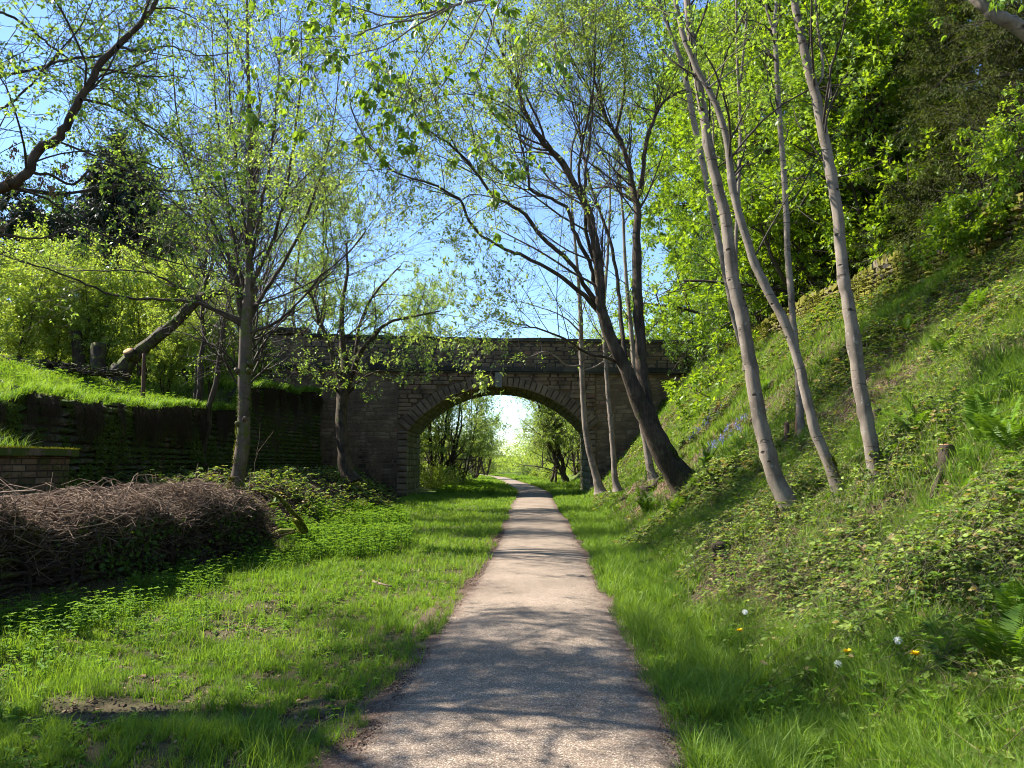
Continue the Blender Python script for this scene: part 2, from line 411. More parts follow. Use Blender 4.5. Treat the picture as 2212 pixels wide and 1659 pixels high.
def H(x, y, bumps=True):
    x = np.asarray(x, float); y = np.asarray(y, float); x, y = np.broadcast_arrays(x, y)
    L = -x
    # bank with the saplings
    toe = np.interp(y, [0, 8, 16, 30, 36, 45, 80, 160], [1.55, 1.75, 2.3, 2.9, 3.7, 4.2, 4.5, 6])
    zc = np.interp(y, [0, 13, 23, 36, 42, 60, 200], [5.3, 5.5, 6.05, 6.35, 6.3, 4.5, 3.])
    t = np.clip((x - toe) / (9.0 - toe), 0, 1.0)
    zr = zc * (t ** 1.12)
    zr = zr + np.clip(x - 9.0, 0, 60) * .03
    # platform side
    toeL = np.interp(y, [0, 7, 13.5, 20, 30, 36], [4.5, 4.5, 4.3, 3.9, 4.6, 5.3])
    z0 = 1.05 * ss(toeL, toeL + 2.4, L)
    wl = wallL(y); zt = wallT(y)
    zp = np.interp(y, [0, 20, 36, 42], [3.9, 4.15, 5.2, 5.9])
    zl = z0 + (zt - z0) * ss(wl + .08, wl + .40, L) + (zp - zt) * ss(wl + .4, wl + 4.6, L)
    terr = np.where((L > 7.05) & (y < 11.5), ss(7.05, 7.3, L) * (1 - ss(11.2, 11.5, y)), 0)
    zl = np.where(terr > 0, np.maximum(zl, z0 + terr * (1.74 - z0 + .55 * ss(7.3, 9.2, L))), zl)
    zl2 = np.interp(y, [40, 60, 200], [4.6, 3.6, 2.5]) * ss(4.6, 11.5, L + 1.0 * (fbm(y * .1, y * 0, 5) - .5))
    w = ss(38.5, 39.0, y)
    zl = zl * (1 - w) + zl2 * w
    z = np.where(x > 0, zr, zl)
    far = ss(120, 260, y) * 4
    z = z + far
    if bumps:
        d = np.abs(x - pathx(y))
        am = ss(1.0, 2.2, d)
        z = z + am * ((fbm(x * .9, y * .9, 3) - .5) * .22 + (fbm(x * 3.1, y * 3.1, 9) - .5) * .09) * (1 + 1.6 * ss(2.5, 4, x))
        z = z - .03 * ss(.85, 1.15, d)
    return z
def Gd(px, py, dmin=1.5, dmax=120):
    """where the line of sight at photo position px,py meets the ground"""
    d = np.exp(np.linspace(math.log(dmin), math.log(dmax), 1500))
    u = (px - 1106) / F; v = (829.5 - py) / F; yy = cp - v * sp; zz = sp + v * cp
    x = u * d / yy; z = CH + zz * d / yy
    hit = np.nonzero(z <= H(x, d))[0]
    k = hit[0] if len(hit) else 1499
    return np.array([x[k], d[k], float(H(x[k], d[k]))])

def axis(segs):
    o = []
    for a, b, s in segs: o += list(np.arange(a, b, s))
    return np.array(o + [segs[-1][1]])
gx = axis([(-300, -60, 20), (-60, -24, 3), (-24, -14, .6), (-14, 11, .16), (11, 20, .5), (20, 60, 3), (60, 300, 20)])
gy = axis([(-60, -6, 3), (-6, 0, .5), (0, 45, .17), (45, 90, .5), (90, 160, 2.5), (160, 600, 25)])
X, Y = np.meshgrid(gx, gy, indexing='ij')
Z = H(X, Y)
g = Geo(); idx = np.arange(X.size).reshape(X.shape)
q = np.stack([idx[:-1, :-1], idx[1:, :-1], idx[1:, 1:], idx[:-1, 1:]], -1).reshape(-1, 4)
g.add(np.stack([X, Y, Z], -1).reshape(-1, 3), q)
ground = g.build('ground', M['ground']); ground['kind'] = 'structure'
cov = ss(10, 34, Y) * .75 + .25
cov = np.where(np.abs(X) < 5, cov, cov * .8)
cov = np.where((-X > 5) & (Y > 12) & (Y < 36) & (-X < wallL(Y)), .1, cov)
cov = np.where((X > 1.8) & (Y < 34), .12, cov)
a = ground.data.attributes.new('cover', 'FLOAT', 'POINT'); a.data.foreach_set('value', cov.ravel().astype(np.float32))

# the path
py_ = axis([(-10, 0, .4), (0, 45, .12), (45, 150, .6)])
us = np.linspace(-1, 1, 25)
g = Geo(); PX = []; E = []
for y in py_:
    c = float(pathx(y)); w = 1.08 + (.10 if y < 9 else 0)
    PX.append(np.stack([c + us * w, np.full_like(us, y), .012 + .035 * (1 - us ** 2) - .028 * np.abs(us) ** 4], -1)); E.append(np.abs(us))
PX = np.array(PX); idx = np.arange(PX.shape[0] * 25).reshape(-1, 25)
q = np.stack([idx[:-1, :-1], idx[:-1, 1:], idx[1:, 1:], idx[1:, :-1]], -1).reshape(-1, 4)
g.add(PX.reshape(-1, 3), q); path = g.build('path', M['path']); path['kind'] = 'structure'
a = path.data.attributes.new('edge', 'FLOAT', 'POINT'); a.data.foreach_set('value', np.array(E).ravel().astype(np.float32))
# ------------------------------------------------------------ the bridge
YB = 36.5; TB = 4.6; XC = -.66; HS = 4.43; RI = 5.56; ZC = 5.37 - 5.56; A0 = math.asin(HS / RI); ZS = ZC + RI * math.cos(A0)
def zstr(x): return np.interp(x, [-15, -12, XC, 9.8], [6.36, 6.33, 6.10, 6.04])
def ztop(x): return np.interp(x, [-15, -12, XC, 9.8], [8.08, 8.05, 7.76, 7.66])
br = thing('stone_bridge', 'old gritstone railway bridge with one wide arch spanning the gravel path', 'bridge', (XC, YB, 0))
def bx(name, m, *bs, **k):
    g = Geo()
    for b in bs: box(g, ((b[0] + b[1]) / 2, (b[2] + b[3]) / 2, (b[4] + b[5]) / 2), (b[1] - b[0], b[3] - b[2], b[5] - b[4]))
    return g.build(name, m, br, smooth=False)
bx('abutment', M['joint'], (-15.2, -5.14, YB, YB + TB, -1, 6.06))
bx('abutment', M['joint'], (3.82, 10.4, YB, YB + TB, -1, 6.02))
# spandrel mass over the arch
g = Geo(); th = np.linspace(-A0, A0, 41); r_ = RI + .06
xs = XC + r_ * np.sin(th); zs = ZC + r_ * np.cos(th); zt_ = zstr(xs) - .04
V = []
for yy in (YB, YB + TB): V += [np.stack([xs, 0 * xs + yy, zs], -1), np.stack([xs, 0 * xs + yy, zt_], -1)]
V = np.array(V).reshape(-1, 3); i = np.arange(40)
def qd(a, b, c, d): return np.stack([a, b, c, d], -1)
g.add(V, np.concatenate([qd(i, i + 1, i + 42, i + 41), qd(i + 82, i + 123, i + 124, i + 83), qd(i + 41, i + 42, i + 124, i + 123), qd(i, i + 82, i + 83, i + 1)]))
g.build('spandrel', M['joint'], br, smooth=False)
# rock faced facing
g = Geo()
def facing(x0, x1, z0, z1, n0, seed, keep=None, h=.205, wlo=.32, whi=.95, mirror=False, bul=.008, rg=.024):
    c = courses(x0, x1, z0, z1, h, wlo, whi, seed, .007, .15)
    if keep is not None: c = c[[keep(*k) for k in c]]
    yb = YB + TB if mirror else YB
    s_ = 1 if mirror else -1
    def fn(u, z, n):
        zz = np.where(z > 5.2, 5.2 + (z - 5.2) * (zstr(u) - .02 - 5.2) / .84, z)
        return np.stack([u, yb + s_ * (n + n0), zz], -1)
    stones(g, c[:, 0], c[:, 1], c[:, 2], c[:, 3], fn, bul, rg, .10 + n0, None, 5, seed)
def outring(a, b, c, d):
    return all(math.hypot(x - XC, z - ZC) > RI + .32 for x in (a, b) for z in (c, d)) and not (a < XC + HS + .02 and b > XC - HS - .02 and d < ZS)
facing(-11.0, -5.66, -.5, 6.04, 0, 21)
facing(4.14, 9.8, -.5, 6.04, 0, 22)
facing(-5.655, 4.135, ZS + .02, 6.04, .10, 23, outring)
facing(-12.5, -11.01, -.5, 6.04, .10, 24)
facing(-15, -12.51, -.5, 6.04, 0, 25)
facing(-11.0, -5.66, -.5, 6.04, 0, 31, mirror=True); facing(4.14, 9.8, -.5, 6.04, 0, 32, mirror=True)
facing(-5.655, 4.135, ZS + .02, 6.04, .10, 33, outring, mirror=True)
g.build('stone_facing', M['bridge'], br, smooth=False)
# long and short corner blocks of the two piers
for x0, x1 in ((-5.655, -5.10), (3.78, 4.135)):
    c = courses(x0, x1, -.3, ZS, .30, 2, 3, 3, .016, .05)
    for mir in (0, 1):
        g = Geo()
        yb = YB + TB if mir else YB
        stones(g, c[:, 0], c[:, 1], c[:, 2], c[:, 3], lambda u, z, n: np.stack([u, yb + (1 if mir else -1) * (n + .10), z], -1), .02, .02, .2, None, 4, 6)
        g.build('pilaster', M['bridge_trim'], br, smooth=False)
# reveal of each pier
for sx, xx in ((1, XC - HS), (-1, XC + HS)):
    g = Geo(); c = courses(YB - .1, YB + TB + .1, -.3, ZS, .30, .35, .8, 8, .014, .1)
    stones(g, c[:, 0], c[:, 1], c[:, 2], c[:, 3], lambda u, z, n: np.stack([xx + sx * n, u, z], -1), .02, .02, .05, None, 4, 7)
    g.build('pier_reveal', M['soffit'], br, smooth=False)
# lining of the arch
g = Geo(); c = courses(YB - .12, YB + TB + .12, -A0 * RI, A0 * RI, .27, .5, 1.0, 9, .012, .08)
stones(g, c[:, 0], c[:, 1], c[:, 2], c[:, 3], lambda u, z, n: np.stack([XC + (RI - n) * np.sin(z / RI), u, ZC + (RI - n) * np.cos(z / RI)], -1), .012, .012, .05, None, 4, 12)
g.build('soffit', M['soffit'], br, smooth=False)
# arch ring
g = Geo(); nv = 37; aa = np.linspace(-A0, A0, nv + 1); gp = .0009
k = np.arange(nv); k = k[k != nv // 2]
ro = RI + .48 + .26 * (np.abs(aa[k] + A0 / nv) / A0) ** 2 + np.where(k % 2, .04, 0)
for mir in (0, 1):
    g = Geo(); yb = YB + TB if mir else YB
    stones(g, aa[k] + gp, aa[k + 1] - gp, 0 * k + RI - .02, ro, lambda u, z, n: np.stack([XC + z * np.sin(u), yb + (1 if mir else -1) * (n + .132), ZC + z * np.cos(u)], -1), .003, .006, .35, None, 4, 5)
    g.build('arch_ring', M['bridge_trim'], br, smooth=False)
bx('keystone', M['keystone'], (XC - .17, XC + .17, YB - .30, YB + .2, RI + ZC - .06, float(zstr(XC)) - .06))
# string course, parapets, coping
def run(name, m, x0, x1, ya, yb, za, zb, n=24):
    g = Geo(); x = np.linspace(x0, x1, n + 1)
    for i in range(n):
        a, b = x[i] + .004, x[i + 1] - .004
        v = [(p, y, f(p)) for f in (za, zb) for (p, y) in ((a, ya), (b, ya), (b, yb), (a, yb))]
        g.add(np.array([[float(t) for t in q] for q in v]), [[0, 3, 2, 1], [4, 5, 6, 7], [0, 1, 5, 4], [1, 2, 6, 5], [2, 3, 7, 6], [3, 0, 4, 7]], random.random())
    return g.build(name, m, br, smooth=False)
for ya, yb, yc, yd in ((YB - .27, YB + .3, YB - .17, YB - .10), (YB + TB - .3, YB + TB + .27, 0, 0)):
    run('string_course', M['bridge_sooty'], -15, 9.8, ya, yb, lambda x: zstr(x), lambda x: zstr(x) + .22)
run('string_fillet', M['bridge_sooty'], -15, 9.8, YB - .19, YB + .25, lambda x: zstr(x) - .11, lambda x: zstr(x) - .004)
for y0, sg in ((YB - .02, -1), (YB + TB + .02, 1)):
    run('parapet', M['mortar'], -15, 9.8, min(y0, y0 - sg * .42), max(y0, y0 - sg * .42), lambda x: zstr(x) + .224, lambda x: ztop(x) - .13)
    g = Geo(); c = courses(-15, 9.8, 0, 1.28, .205, .32, .85, 41 + sg, .007, .15)
    stones(g, c[:, 0], c[:, 1], c[:, 2], c[:, 3], lambda u, z, n: np.stack([u, y0 + sg * n, zstr(u) + .228 + z * (ztop(u) - .135 - zstr(u) - .228) / 1.28], -1), .008, .024, .03, None, 5, 44)
    g.build('parapet_facing', M['bridge'], br, smooth=False)
    run('coping', M['bridge_sooty'], -15, 9.8, y0 - .48 if sg > 0 else y0 - .12, y0 + .12 if sg > 0 else y0 + .48, lambda x: ztop(x) - .128, lambda x: ztop(x) + .02)
bx('parapet_pier', M['bridge'], (-12.5, -10.3, YB - .14, YB + .5, 6.56, 8.12))
bx('parapet_pier_cap', M['bridge_sooty'], (-12.6, -10.2, YB - .24, YB + .6, 8.123, 8.30))
bx('road_deck', M['mortar'], (-15.2, 10.4, YB + .45, YB + TB - .45, 6.07, 6.45))

# white rail glimpsed on the road beside the bridge end
rl = thing('road_railing', 'short white painted rail behind the leaves at the end of the bridge parapet', 'railing', W(1530, 722, 38.5))
b = W(1485, 717, 38.5); e = W(1562, 718, 38.5)
g = Geo(); tubes(g, [b, e], [.05, .05], 8, cap=True); g.build('rail', M['white'], rl)
for p_ in (b, (b + e) / 2, e):
    g = Geo(); tubes(g, [p_ + [0, .05, 0], [p_[0], p_[1] + .05, p_[2] - 1.4]], [.035, .035], 8, cap=True); g.build('post', M['white'], rl)

# ------------------------------------------------------------ retaining wall beside the old platform
rw = thing('retaining_wall', 'long dark drystone retaining wall hung with moss, grass growing along its top', 'wall', (-9, 24, 0))
def face(u, z, n): return np.stack([-wallL(u) + n + .10 * (fbm(u * .5, z * .8, 4) - .5) * 2 + .16 * (fbm(u * 1.7, z * 2.2, 14) - .5) - .06 * (z - 1), u, z], -1)
c = courses(11.4, 36.3, .35, 5.2, .15, .16, .5, 51, .022, .35)
c = c[(c[:, 3] < wallT((c[:, 0] + c[:, 1]) / 2) - .03 + .1 * RNG.random(len(c)))]
g = Geo(); stones(g, c[:, 0], c[:, 1], c[:, 2], c[:, 3], face, .06, .07, .12, None, 4, 52, 0, .04)
g.build('stones', M['drystone'], rw, smooth=False)
g = Geo(); y = np.linspace(11.4, 36.4, 101); zz = wallT(y) - .04
P0 = np.stack([-wallL(y) - .03, y, 0 * y + .2], -1); P1 = np.stack([-wallL(y) - .20, y, zz], -1); P2 = P1 - [.5, 0, 0]
V = np.stack([P0, P1, P2], 1).reshape(-1, 3); i = np.arange(100)[:, None] * 3
g.add(V, np.concatenate([i + np.array([0, 3, 4, 1]), i + np.array([1, 4, 5, 2])]))
# wall end facing the camera
g.add(np.stack([P0[0], P1[0], P2[0], P0[0] - [.6, 0, 0]]), [[0, 3, 2, 1]])
g.build('wall_core', M['mortar'], rw, smooth=False)
def wallpts(n, zlo=.5, hi=0.0, p=1.0):
    u = 11.5 + (36.3 - 11.5) * RNG.random(n) ** 1.25
    t = RNG.random(n) ** p; z = zlo + (wallT(u) - hi - zlo) * t
    return u, z
u, z = wallpts(70000); kp = fbm(u * 1.3, z * 1.6, 77) > .50; u, z = u[kp], z[kp]
pt = face(u, z, np.full(len(u), .06)); n = len(u)
a = np.stack([RNG.uniform(.1, 1, n), RNG.normal(0, .5, n), RNG.uniform(-1.6, .1, n)], -1)
g = Geo(); leaves(g, pt, a, np.tile([1., 0, .3], (n, 1)), RNG.uniform(.02, .07, n), RNG.uniform(.02, .04, n), RNG.random(n))
g.build('moss', M['moss_dark'], rw)
n = 5000; u = 11.5 + 24.8 * RNG.random(n); z = wallT(u) - .02 - .25 * RNG.random(n) ** 2; kp = fbm(u * 2.1, 0 * u, 78) > .42; u, z = u[kp], z[kp]; n = len(u)
ln = RNG.uniform(.25, 1.1, n) * (.4 + fbm(u * 3, 0 * u, 79)); K = 5; P = np.zeros((n, K, 3))
for k in range(K):
    t = k / (K - 1); P[:, k] = face(u + .1 * RNG.normal(size=n) * t, z - ln * t, .10 + .07 * np.sin(3.1 * t) + .04 * RNG.random(n))
g = Geo(); tubes(g, P, np.linspace(1, .3, K)[None] * RNG.uniform(.003, .007, n)[:, None], 3, RNG.random(n)); g.build('hanging_roots', M['twig_dark'], rw)

# ------------------------------------------------------------ platform wall of brick with stone coping
pw = thing('platform_wall', 'low brick platform wall with mossy stone coping above the heap of brushwood', 'wall', (-6.95, 9, 0))
g = Geo(); c = courses(3.5, 11.7, .2, 1.70, .098, .2, .42, 61, .010, .05)
stones(g, c[:, 0], c[:, 1], c[:, 2], c[:, 3], lambda u, z, n: np.stack([-6.95 + n, u, z], -1), .008, .012, .03, None, 3, 62)
c = courses(-8.9, -6.95, .2, 1.70, .098, .2, .42, 63, .010, .05)
stones(g, c[:, 0], c[:, 1], c[:, 2], c[:, 3], lambda u, z, n: np.stack([u, 11.7 + n, z], -1), .008, .012, .03, None, 3, 64)
g.build('brickwork', M['brickwork'], pw, smooth=False)
g = Geo(); box(g, (-7.15, 7.6, .9), (.37, 8.16, 1.6)); box(g, (-8.1, 11.55, .9), (1.5, .26, 1.6)); g.build('wall_core', M['mortar'], pw, smooth=False)
g = Geo(); yy = 3.5
while yy < 11.75:
    l = random.uniform(.7, 1.1); l = min(l, 11.8 - yy)
    if l > .1: box(g, (-7.10 + random.uniform(-.012, .012), yy + l / 2, 1.755 + random.uniform(-.006, .006)), (.46, l - .012, .10), random.random())
    yy += l
g.build('coping', M['drystone'], pw, smooth=False)
n = 9000; u = RNG.uniform(3.5, 11.8, n); kp = fbm(u * 1.2, 0 * u, 81) > .35; u = u[kp]; n = len(u)
pt = np.stack([-7.10 + RNG.uniform(-.2, .24, n), u, 1.81 + 0 * u], -1); a = np.stack([RNG.normal(.2, .6, n), RNG.normal(0, .6, n), RNG.uniform(.1, .8, n)], -1)
g = Geo(); leaves(g, pt, a, np.tile([0, .3, 1.], (n, 1)), RNG.uniform(.02, .05, n), .02, RNG.random(n)); g.build('moss', M['moss'], pw)

# ------------------------------------------------------------ boundary wall along the top of the bank
bw = thing('boundary_wall', 'tumbledown drystone boundary wall with moss along the crest of the steep bank', 'wall', (9, 20, 6))
def bx0(u): return 9.0 + .12 * np.sin(u * .7) + .3 * (fbm(u * .25, 0 * u, 90) - .5)
def bh(u): return np.interp(u, [6, 13, 16, 22, 27, 31], [1.0, .96, .78, .64, .5, .4]) * (.75 + .5 * fbm(u * .8, 0 * u, 91))
def bfn(u, z, n): return np.stack([bx0(u) - n - .03 + .08 * z, u, H(np.full_like(u, 8.9), u, False) - .25 + z], -1)
c = courses(5, 31, 0, 1.6, .12, .14, .42, 92, .014, .35)
c = c[(c[:, 3] < bh((c[:, 0] + c[:, 1]) / 2) + .22 + .12 * RNG.random(len(c)))]
g = Geo(); stones(g, c[:, 0], c[:, 1], c[:, 2], c[:, 3], bfn, .04, .06, .4, None, 4, 93, 0, .04)
g.build('stones', M['cream_stone'], bw, smooth=False)
uu = np.arange(5, 31, .2); g = Geo()
n = len(uu); pos = bfn(uu, bh(uu) + .30, np.full(n, -.18)); 
for k in range(n):
    w, d_, h_ = random.uniform(.16, .26), random.uniform(.32, .48), random.uniform(.08, .2)
    v = np.array([[-w / 2, -d_ / 2, -h_ / 2], [w / 2, -d_ / 2, -h_ / 2], [w / 2, d_ / 2, -h_ / 2], [-w / 2, d_ / 2, -h_ / 2], [-w / 2, -d_ / 2, h_ / 2], [w / 2, -d_ / 2, h_ / 2], [w / 2, d_ / 2, h_ / 2], [-w / 2, d_ / 2, h_ / 2]])
    v = v + RNG.normal(0, .02, v.shape); a_ = random.uniform(-.5, .5); v = v[:, [1, 0, 2]]; v[:, 2] += v[:, 1] * a_
    g.add(v + pos[k], [[0, 3, 2, 1][::-1], [4, 5, 6, 7][::-1], [0, 1, 5, 4][::-1], [1, 2, 6, 5][::-1], [2, 3, 7, 6][::-1], [3, 0, 4, 7][::-1]], random.random())
g.build('cap_stones', M['cream_stone'], bw, smooth=False)
g = Geo(); y = np.linspace(5, 31, 105); b0 = H(np.full_like(y, 8.9), y, False)
P0 = np.stack([bx0(y) + .06, y, b0 - .4], -1); P1 = np.stack([bx0(y) + .06, y, b0 + bh(y) - .05], -1)
V = np.stack([P0, P1, P1 + [.34, 0, 0], P0 + [.34, 0, 0]], 1).reshape(-1, 3); i = np.arange(104)[:, None] * 4
g.add(V, np.concatenate([i + np.array([0, 1, 5, 4]), i + np.array([1, 2, 6, 5]), i + np.array([2, 3, 7, 6])])); g.build('wall_core', M['mortar'], bw, smooth=False)
n = 14000; u = RNG.uniform(8, 31, n); z = RNG.random(n) ** .6 * (bh(u) + .3); kp = fbm(u * 1.1, z * 1.2, 94) > .50; u, z = u[kp], z[kp]; n = len(u)
g = Geo(); leaves(g, bfn(u, z, np.full(n, .05)), np.stack([-RNG.random(n), RNG.normal(0, .6, n), RNG.uniform(-.6, .8, n)], -1), np.tile([-1., 0, .6], (n, 1)), RNG.uniform(.03, .08, n), .03, RNG.random(n))
g.build('moss', M['moss'], bw)
# ------------------------------------------------------------ trees
def grow(P, R, n, ang, ln, K=6, t0=.3, t1=1., up=.2, wob=.12, rf=.5, rmax=1, rtip=.35, bias=(0, 0, 0), lt=0.0, seed=0, angsd=12, wts=None, flat=0):
    """n shoots leaving the polylines P (N,K,3) with radii R"""
    r = np.random.default_rng(seed); N, K0, _ = P.shape
    seg = np.linalg.norm(np.diff(P, axis=1), axis=2); tot = seg.sum(1)
    w = tot if wts is None else wts; w = w / w.sum()
    pi = r.choice(N, n, p=w); t = t0 + (t1 - t0) * r.random(n)
    f = t * (K0 - 1); i = np.minimum(f.astype(int), K0 - 2); fr = (f - i)[:, None]
    p = P[pi, i] * (1 - fr) + P[pi, i + 1] * fr; T = norm(P[pi, i + 1] - P[pi, i])
    r0 = R[pi, i] * (1 - fr[:, 0]) + R[pi, i + 1] * fr[:, 0]
    q = r.normal(size=(n, 3)); q[:, 2] *= (1 - flat); q = norm(q - (q * T).sum(1, keepdims=True) * T)
    A = np.radians(np.clip(r.normal(ang, angsd, n), 8, 120))[:, None]
    d = norm(np.cos(A) * T + np.sin(A) * q + np.asarray(bias))
    L = r.uniform(ln[0], ln[1], n) * (1 - lt * t)
    step = (L / (K - 1))[:, None]; out = np.zeros((n, K, 3)); out[:, 0] = p; c = p
    curl = r.normal(0, wob, (n, 3))
    for k in range(1, K):
        d = norm(d + curl + r.normal(0, wob, (n, 3)) + np.array([0, 0, up]) / (K - 1) + np.asarray(bias) * .15)
        c = c + d * step; out[:, k] = c
    rr = np.minimum(r0 * rf, rmax) * r.uniform(.75, 1.1, n)
    rr = np.minimum(rr, .018 * L + .002)
    RR = rr[:, None] * np.linspace(1, rtip, K)[None]
    return out, RR
def stem(pts, n=30, knots=0, seed=0, wob=0.0, flare=.0):
    """pts rows: x,y,z,radius -> smooth stem"""
    s = spline(pts, n); r = np.random.default_rng(seed); P = s[:, :3].copy(); R = np.maximum(s[:, 3], .003)
    if wob: P[1:-1] += r.normal(0, wob, (n - 2, 3))
    t = np.linspace(0, 1, n)
    for _ in range(knots):
        c = r.uniform(.03, .95); R *= 1 + r.uniform(.05, .14) * np.exp(-((t - c) / .008) ** 2)
    if flare: R *= 1 + flare * (1.2 * np.exp(-t * 45) + .4 * np.exp(-t * 14))
    return P[None], R[None]
def PD(rows, d0, d1=None):
    """photo rows (px, py, width px) -> x,y,z,r"""
    d1 = d0 if d1 is None else d1; o = []
    n = len(rows)
    for k, (a, b, w) in enumerate(rows):
        d = d0 + (d1 - d0) * k / max(1, n - 1); p = W(a, b, d); o.append([*p, w * .375 * d / F])
    return np.array(o)
def crown(g, P, R, n, L, Wd=.62, t0=.2, spread=.05, cl=1, kind='rhomb', seed=0, droop=.3, thr=None, keep=None):
    r = np.random.default_rng(seed); N, K, _ = P.shape; m = max(1, n // cl)
    pi = r.integers(0, N, m); t = t0 + (1 - t0) * r.random(m) ** .8
    f = t * (K - 1); i = np.minimum(f.astype(int), K - 2); fr = (f - i)[:, None]
    p = P[pi, i] * (1 - fr) + P[pi, i + 1] * fr; T = norm(P[pi, i + 1] - P[pi, i])
    tn = r.random(m)
    if keep is not None:
        kk = r.random(m) < keep(p); p, T, tn = p[kk], T[kk], tn[kk]
    p = np.repeat(p, cl, 0); T = np.repeat(T, cl, 0); m2 = len(p)
    q = r.normal(size=(m2, 3)); q = norm(q)
    a = norm(T * .5 + q + [0, 0, -droop]); p = p + q * spread * r.random((m2, 1))
    nrm = norm(r.normal(size=(m2, 3)) * .55 + [0, 0, 1.])
    l = r.uniform(L[0], L[1], m2)
    tt = np.clip(np.repeat(tn, cl) * .6 + r.random(m2) * .4, 0, 1)
    leaves(g, p, a, nrm, l, l * Wd, tt, kind)
    return g
def tree(name, label, cat, stems, bark, leaf, levels, fol, group=None, seed=1, sides=12, rough=.10, twigmat='branch', bark2=None):
    """stems: list of (P,R); levels: list of dict for grow; fol: list of dict for crown"""
    base = stems[0][0][0, 0]
    o = thing(name, label, cat, base, group)
    g = Geo()
    for k, (P, R) in enumerate(stems): tubes(g, P, R, sides if k == 0 else max(6, sides - 3), None, 1 if (bark2 and k) else 0, rough, seed=seed + k)
    g.build('trunk', [M[bark], M[bark2]] if bark2 else M[bark], o)
    Kc = 24
    def rs(P, R):
        s = np.concatenate([P[0], R[0][:, None]], 1); i = np.linspace(0, len(s) - 1, Kc); j = np.minimum(i.astype(int), len(s) - 2); f = (i - j)[:, None]
        q = s[j] * (1 - f) + s[j + 1] * f; return q[:, :3], q[:, 3]
    rsd = [rs(*s) for s in stems]
    cur = (np.array([a for a, b in rsd]), np.array([b for a, b in rsd]))
    g = Geo(); hist = [cur]
    for k, lv in enumerate(levels):
        lv = dict(lv); src = lv.pop('src', -1); par = hist[src]
        sd = lv.pop('sides', 5 if k == 0 else (4 if k == 1 else 3))
        nw = grow(par[0], par[1], seed=seed * 31 + k, **lv); hist.append(nw)
        tubes(g, nw[0], np.maximum(nw[1], .0022), sd, RNG.random(len(nw[0])))
    if g.n: g.build('branches', M[twigmat if isinstance(twigmat, str) else 'branch'], o)
    if fol:
        g = Geo()
        for k, f in enumerate(fol):
            f = dict(f); src = f.pop('src', -1); crown(g, hist[src][0], hist[src][1], seed=seed * 7 + k, **f)
        g.build('crown', M[leaf], o)
    return o, hist
def moss_on(o, P, R, t0, t1, n, side=None, mat='moss', L=(.02, .05), seed=0, thr=.45):
    r = np.random.default_rng(seed); P = P[0]; R = R[0]; K = len(P); t = r.uniform(t0, t1, n); f = t * (K - 1); i = np.minimum(f.astype(int), K - 2); fr = (f - i)[:, None]
    p = P[i] * (1 - fr) + P[i + 1] * fr; rad = R[i]
    a = r.random(n) * 2 * np.pi
    if side is not None: a = side + r.normal(0, .8, n)
    d = np.stack([np.cos(a), np.sin(a), 0 * a], -1)
    k = fbm(a * 1.5 + 9, t * 40, 5 + seed) > thr; p, d, rad = p[k], d[k], rad[k]; m = len(p)
    g = Geo(); leaves(g, p + d * rad[:, None] * .97, d + r.normal(0, .5, (m, 3)), r.normal(0, 1, (m, 3)), r.uniform(L[0], L[1], m), .02, r.random(m))
    g.build('moss', M[mat], o)

# --- 1 the straight tree behind the brush heap
D = 15.0
st = [stem(PD([(508, 1075, 46), (512, 1040, 40), (521, 980, 37), (527, 900, 36), (528, 800, 35), (531, 720, 37), (532, 680, 33), (538, 610, 26), (537, 540, 21), (541, 400, 17), (539, 255, 13), (535, 109, 9), (532, -60, 5)], D), 60, 9, 1, 0, .35)]
for rows, d1 in [([(531, 695, 17), (470, 672, 12), (418, 652, 10), (340, 648, 8), (255, 640, 7), (200, 620, 6), (146, 598, 5), (70, 572, 4), (0, 548, 3)], 13),
                 ([(530, 705, 15), (500, 690, 10), (460, 668, 9), (415, 638, 7), (372, 612, 6), (320, 590, 5), (240, 585, 4), (120, 583, 2)], 14),
                 ([(528, 700, 14), (516, 660, 13), (508, 600, 11), (495, 560, 10), (470, 500, 9), (430, 430, 7), (400, 340, 5), (378, 220, 4), (372, 80, 3)], 14),
                 ([(538, 690, 14), (560, 650, 12), (592, 600, 11), (630, 540, 9), (668, 450, 8), (700, 360, 6), (722, 250, 4), (735, 120, 3)], 16),
                 ([(536, 640, 13), (556, 590, 12), (590, 520, 10), (612, 440, 9), (632, 330, 7), (648, 200, 5), (652, 60, 3)], 14.4),
                 ([(534, 655, 12), (520, 590, 11), (506, 520, 9), (490, 430, 8), (474, 300, 6), (462, 160, 4), (455, 20, 3)], 15.8),
                 ([(538, 600, 12), (550, 520, 10), (566, 440, 9), (586, 330, 7), (600, 200, 5), (606, 40, 3)], 16),
                 ([(537, 560, 11), (528, 480, 9), (515, 380, 8), (500, 250, 6), (492, 100, 4), (490, -20, 3)], 14.2),
                 ([(536, 720, 10), (590, 700, 8), (640, 660, 7), (690, 600, 6), (740, 560, 4), (790, 500, 3)], 13.6)]:
    st.append(stem(PD(rows, D, d1), 24, 0, 2, .012))
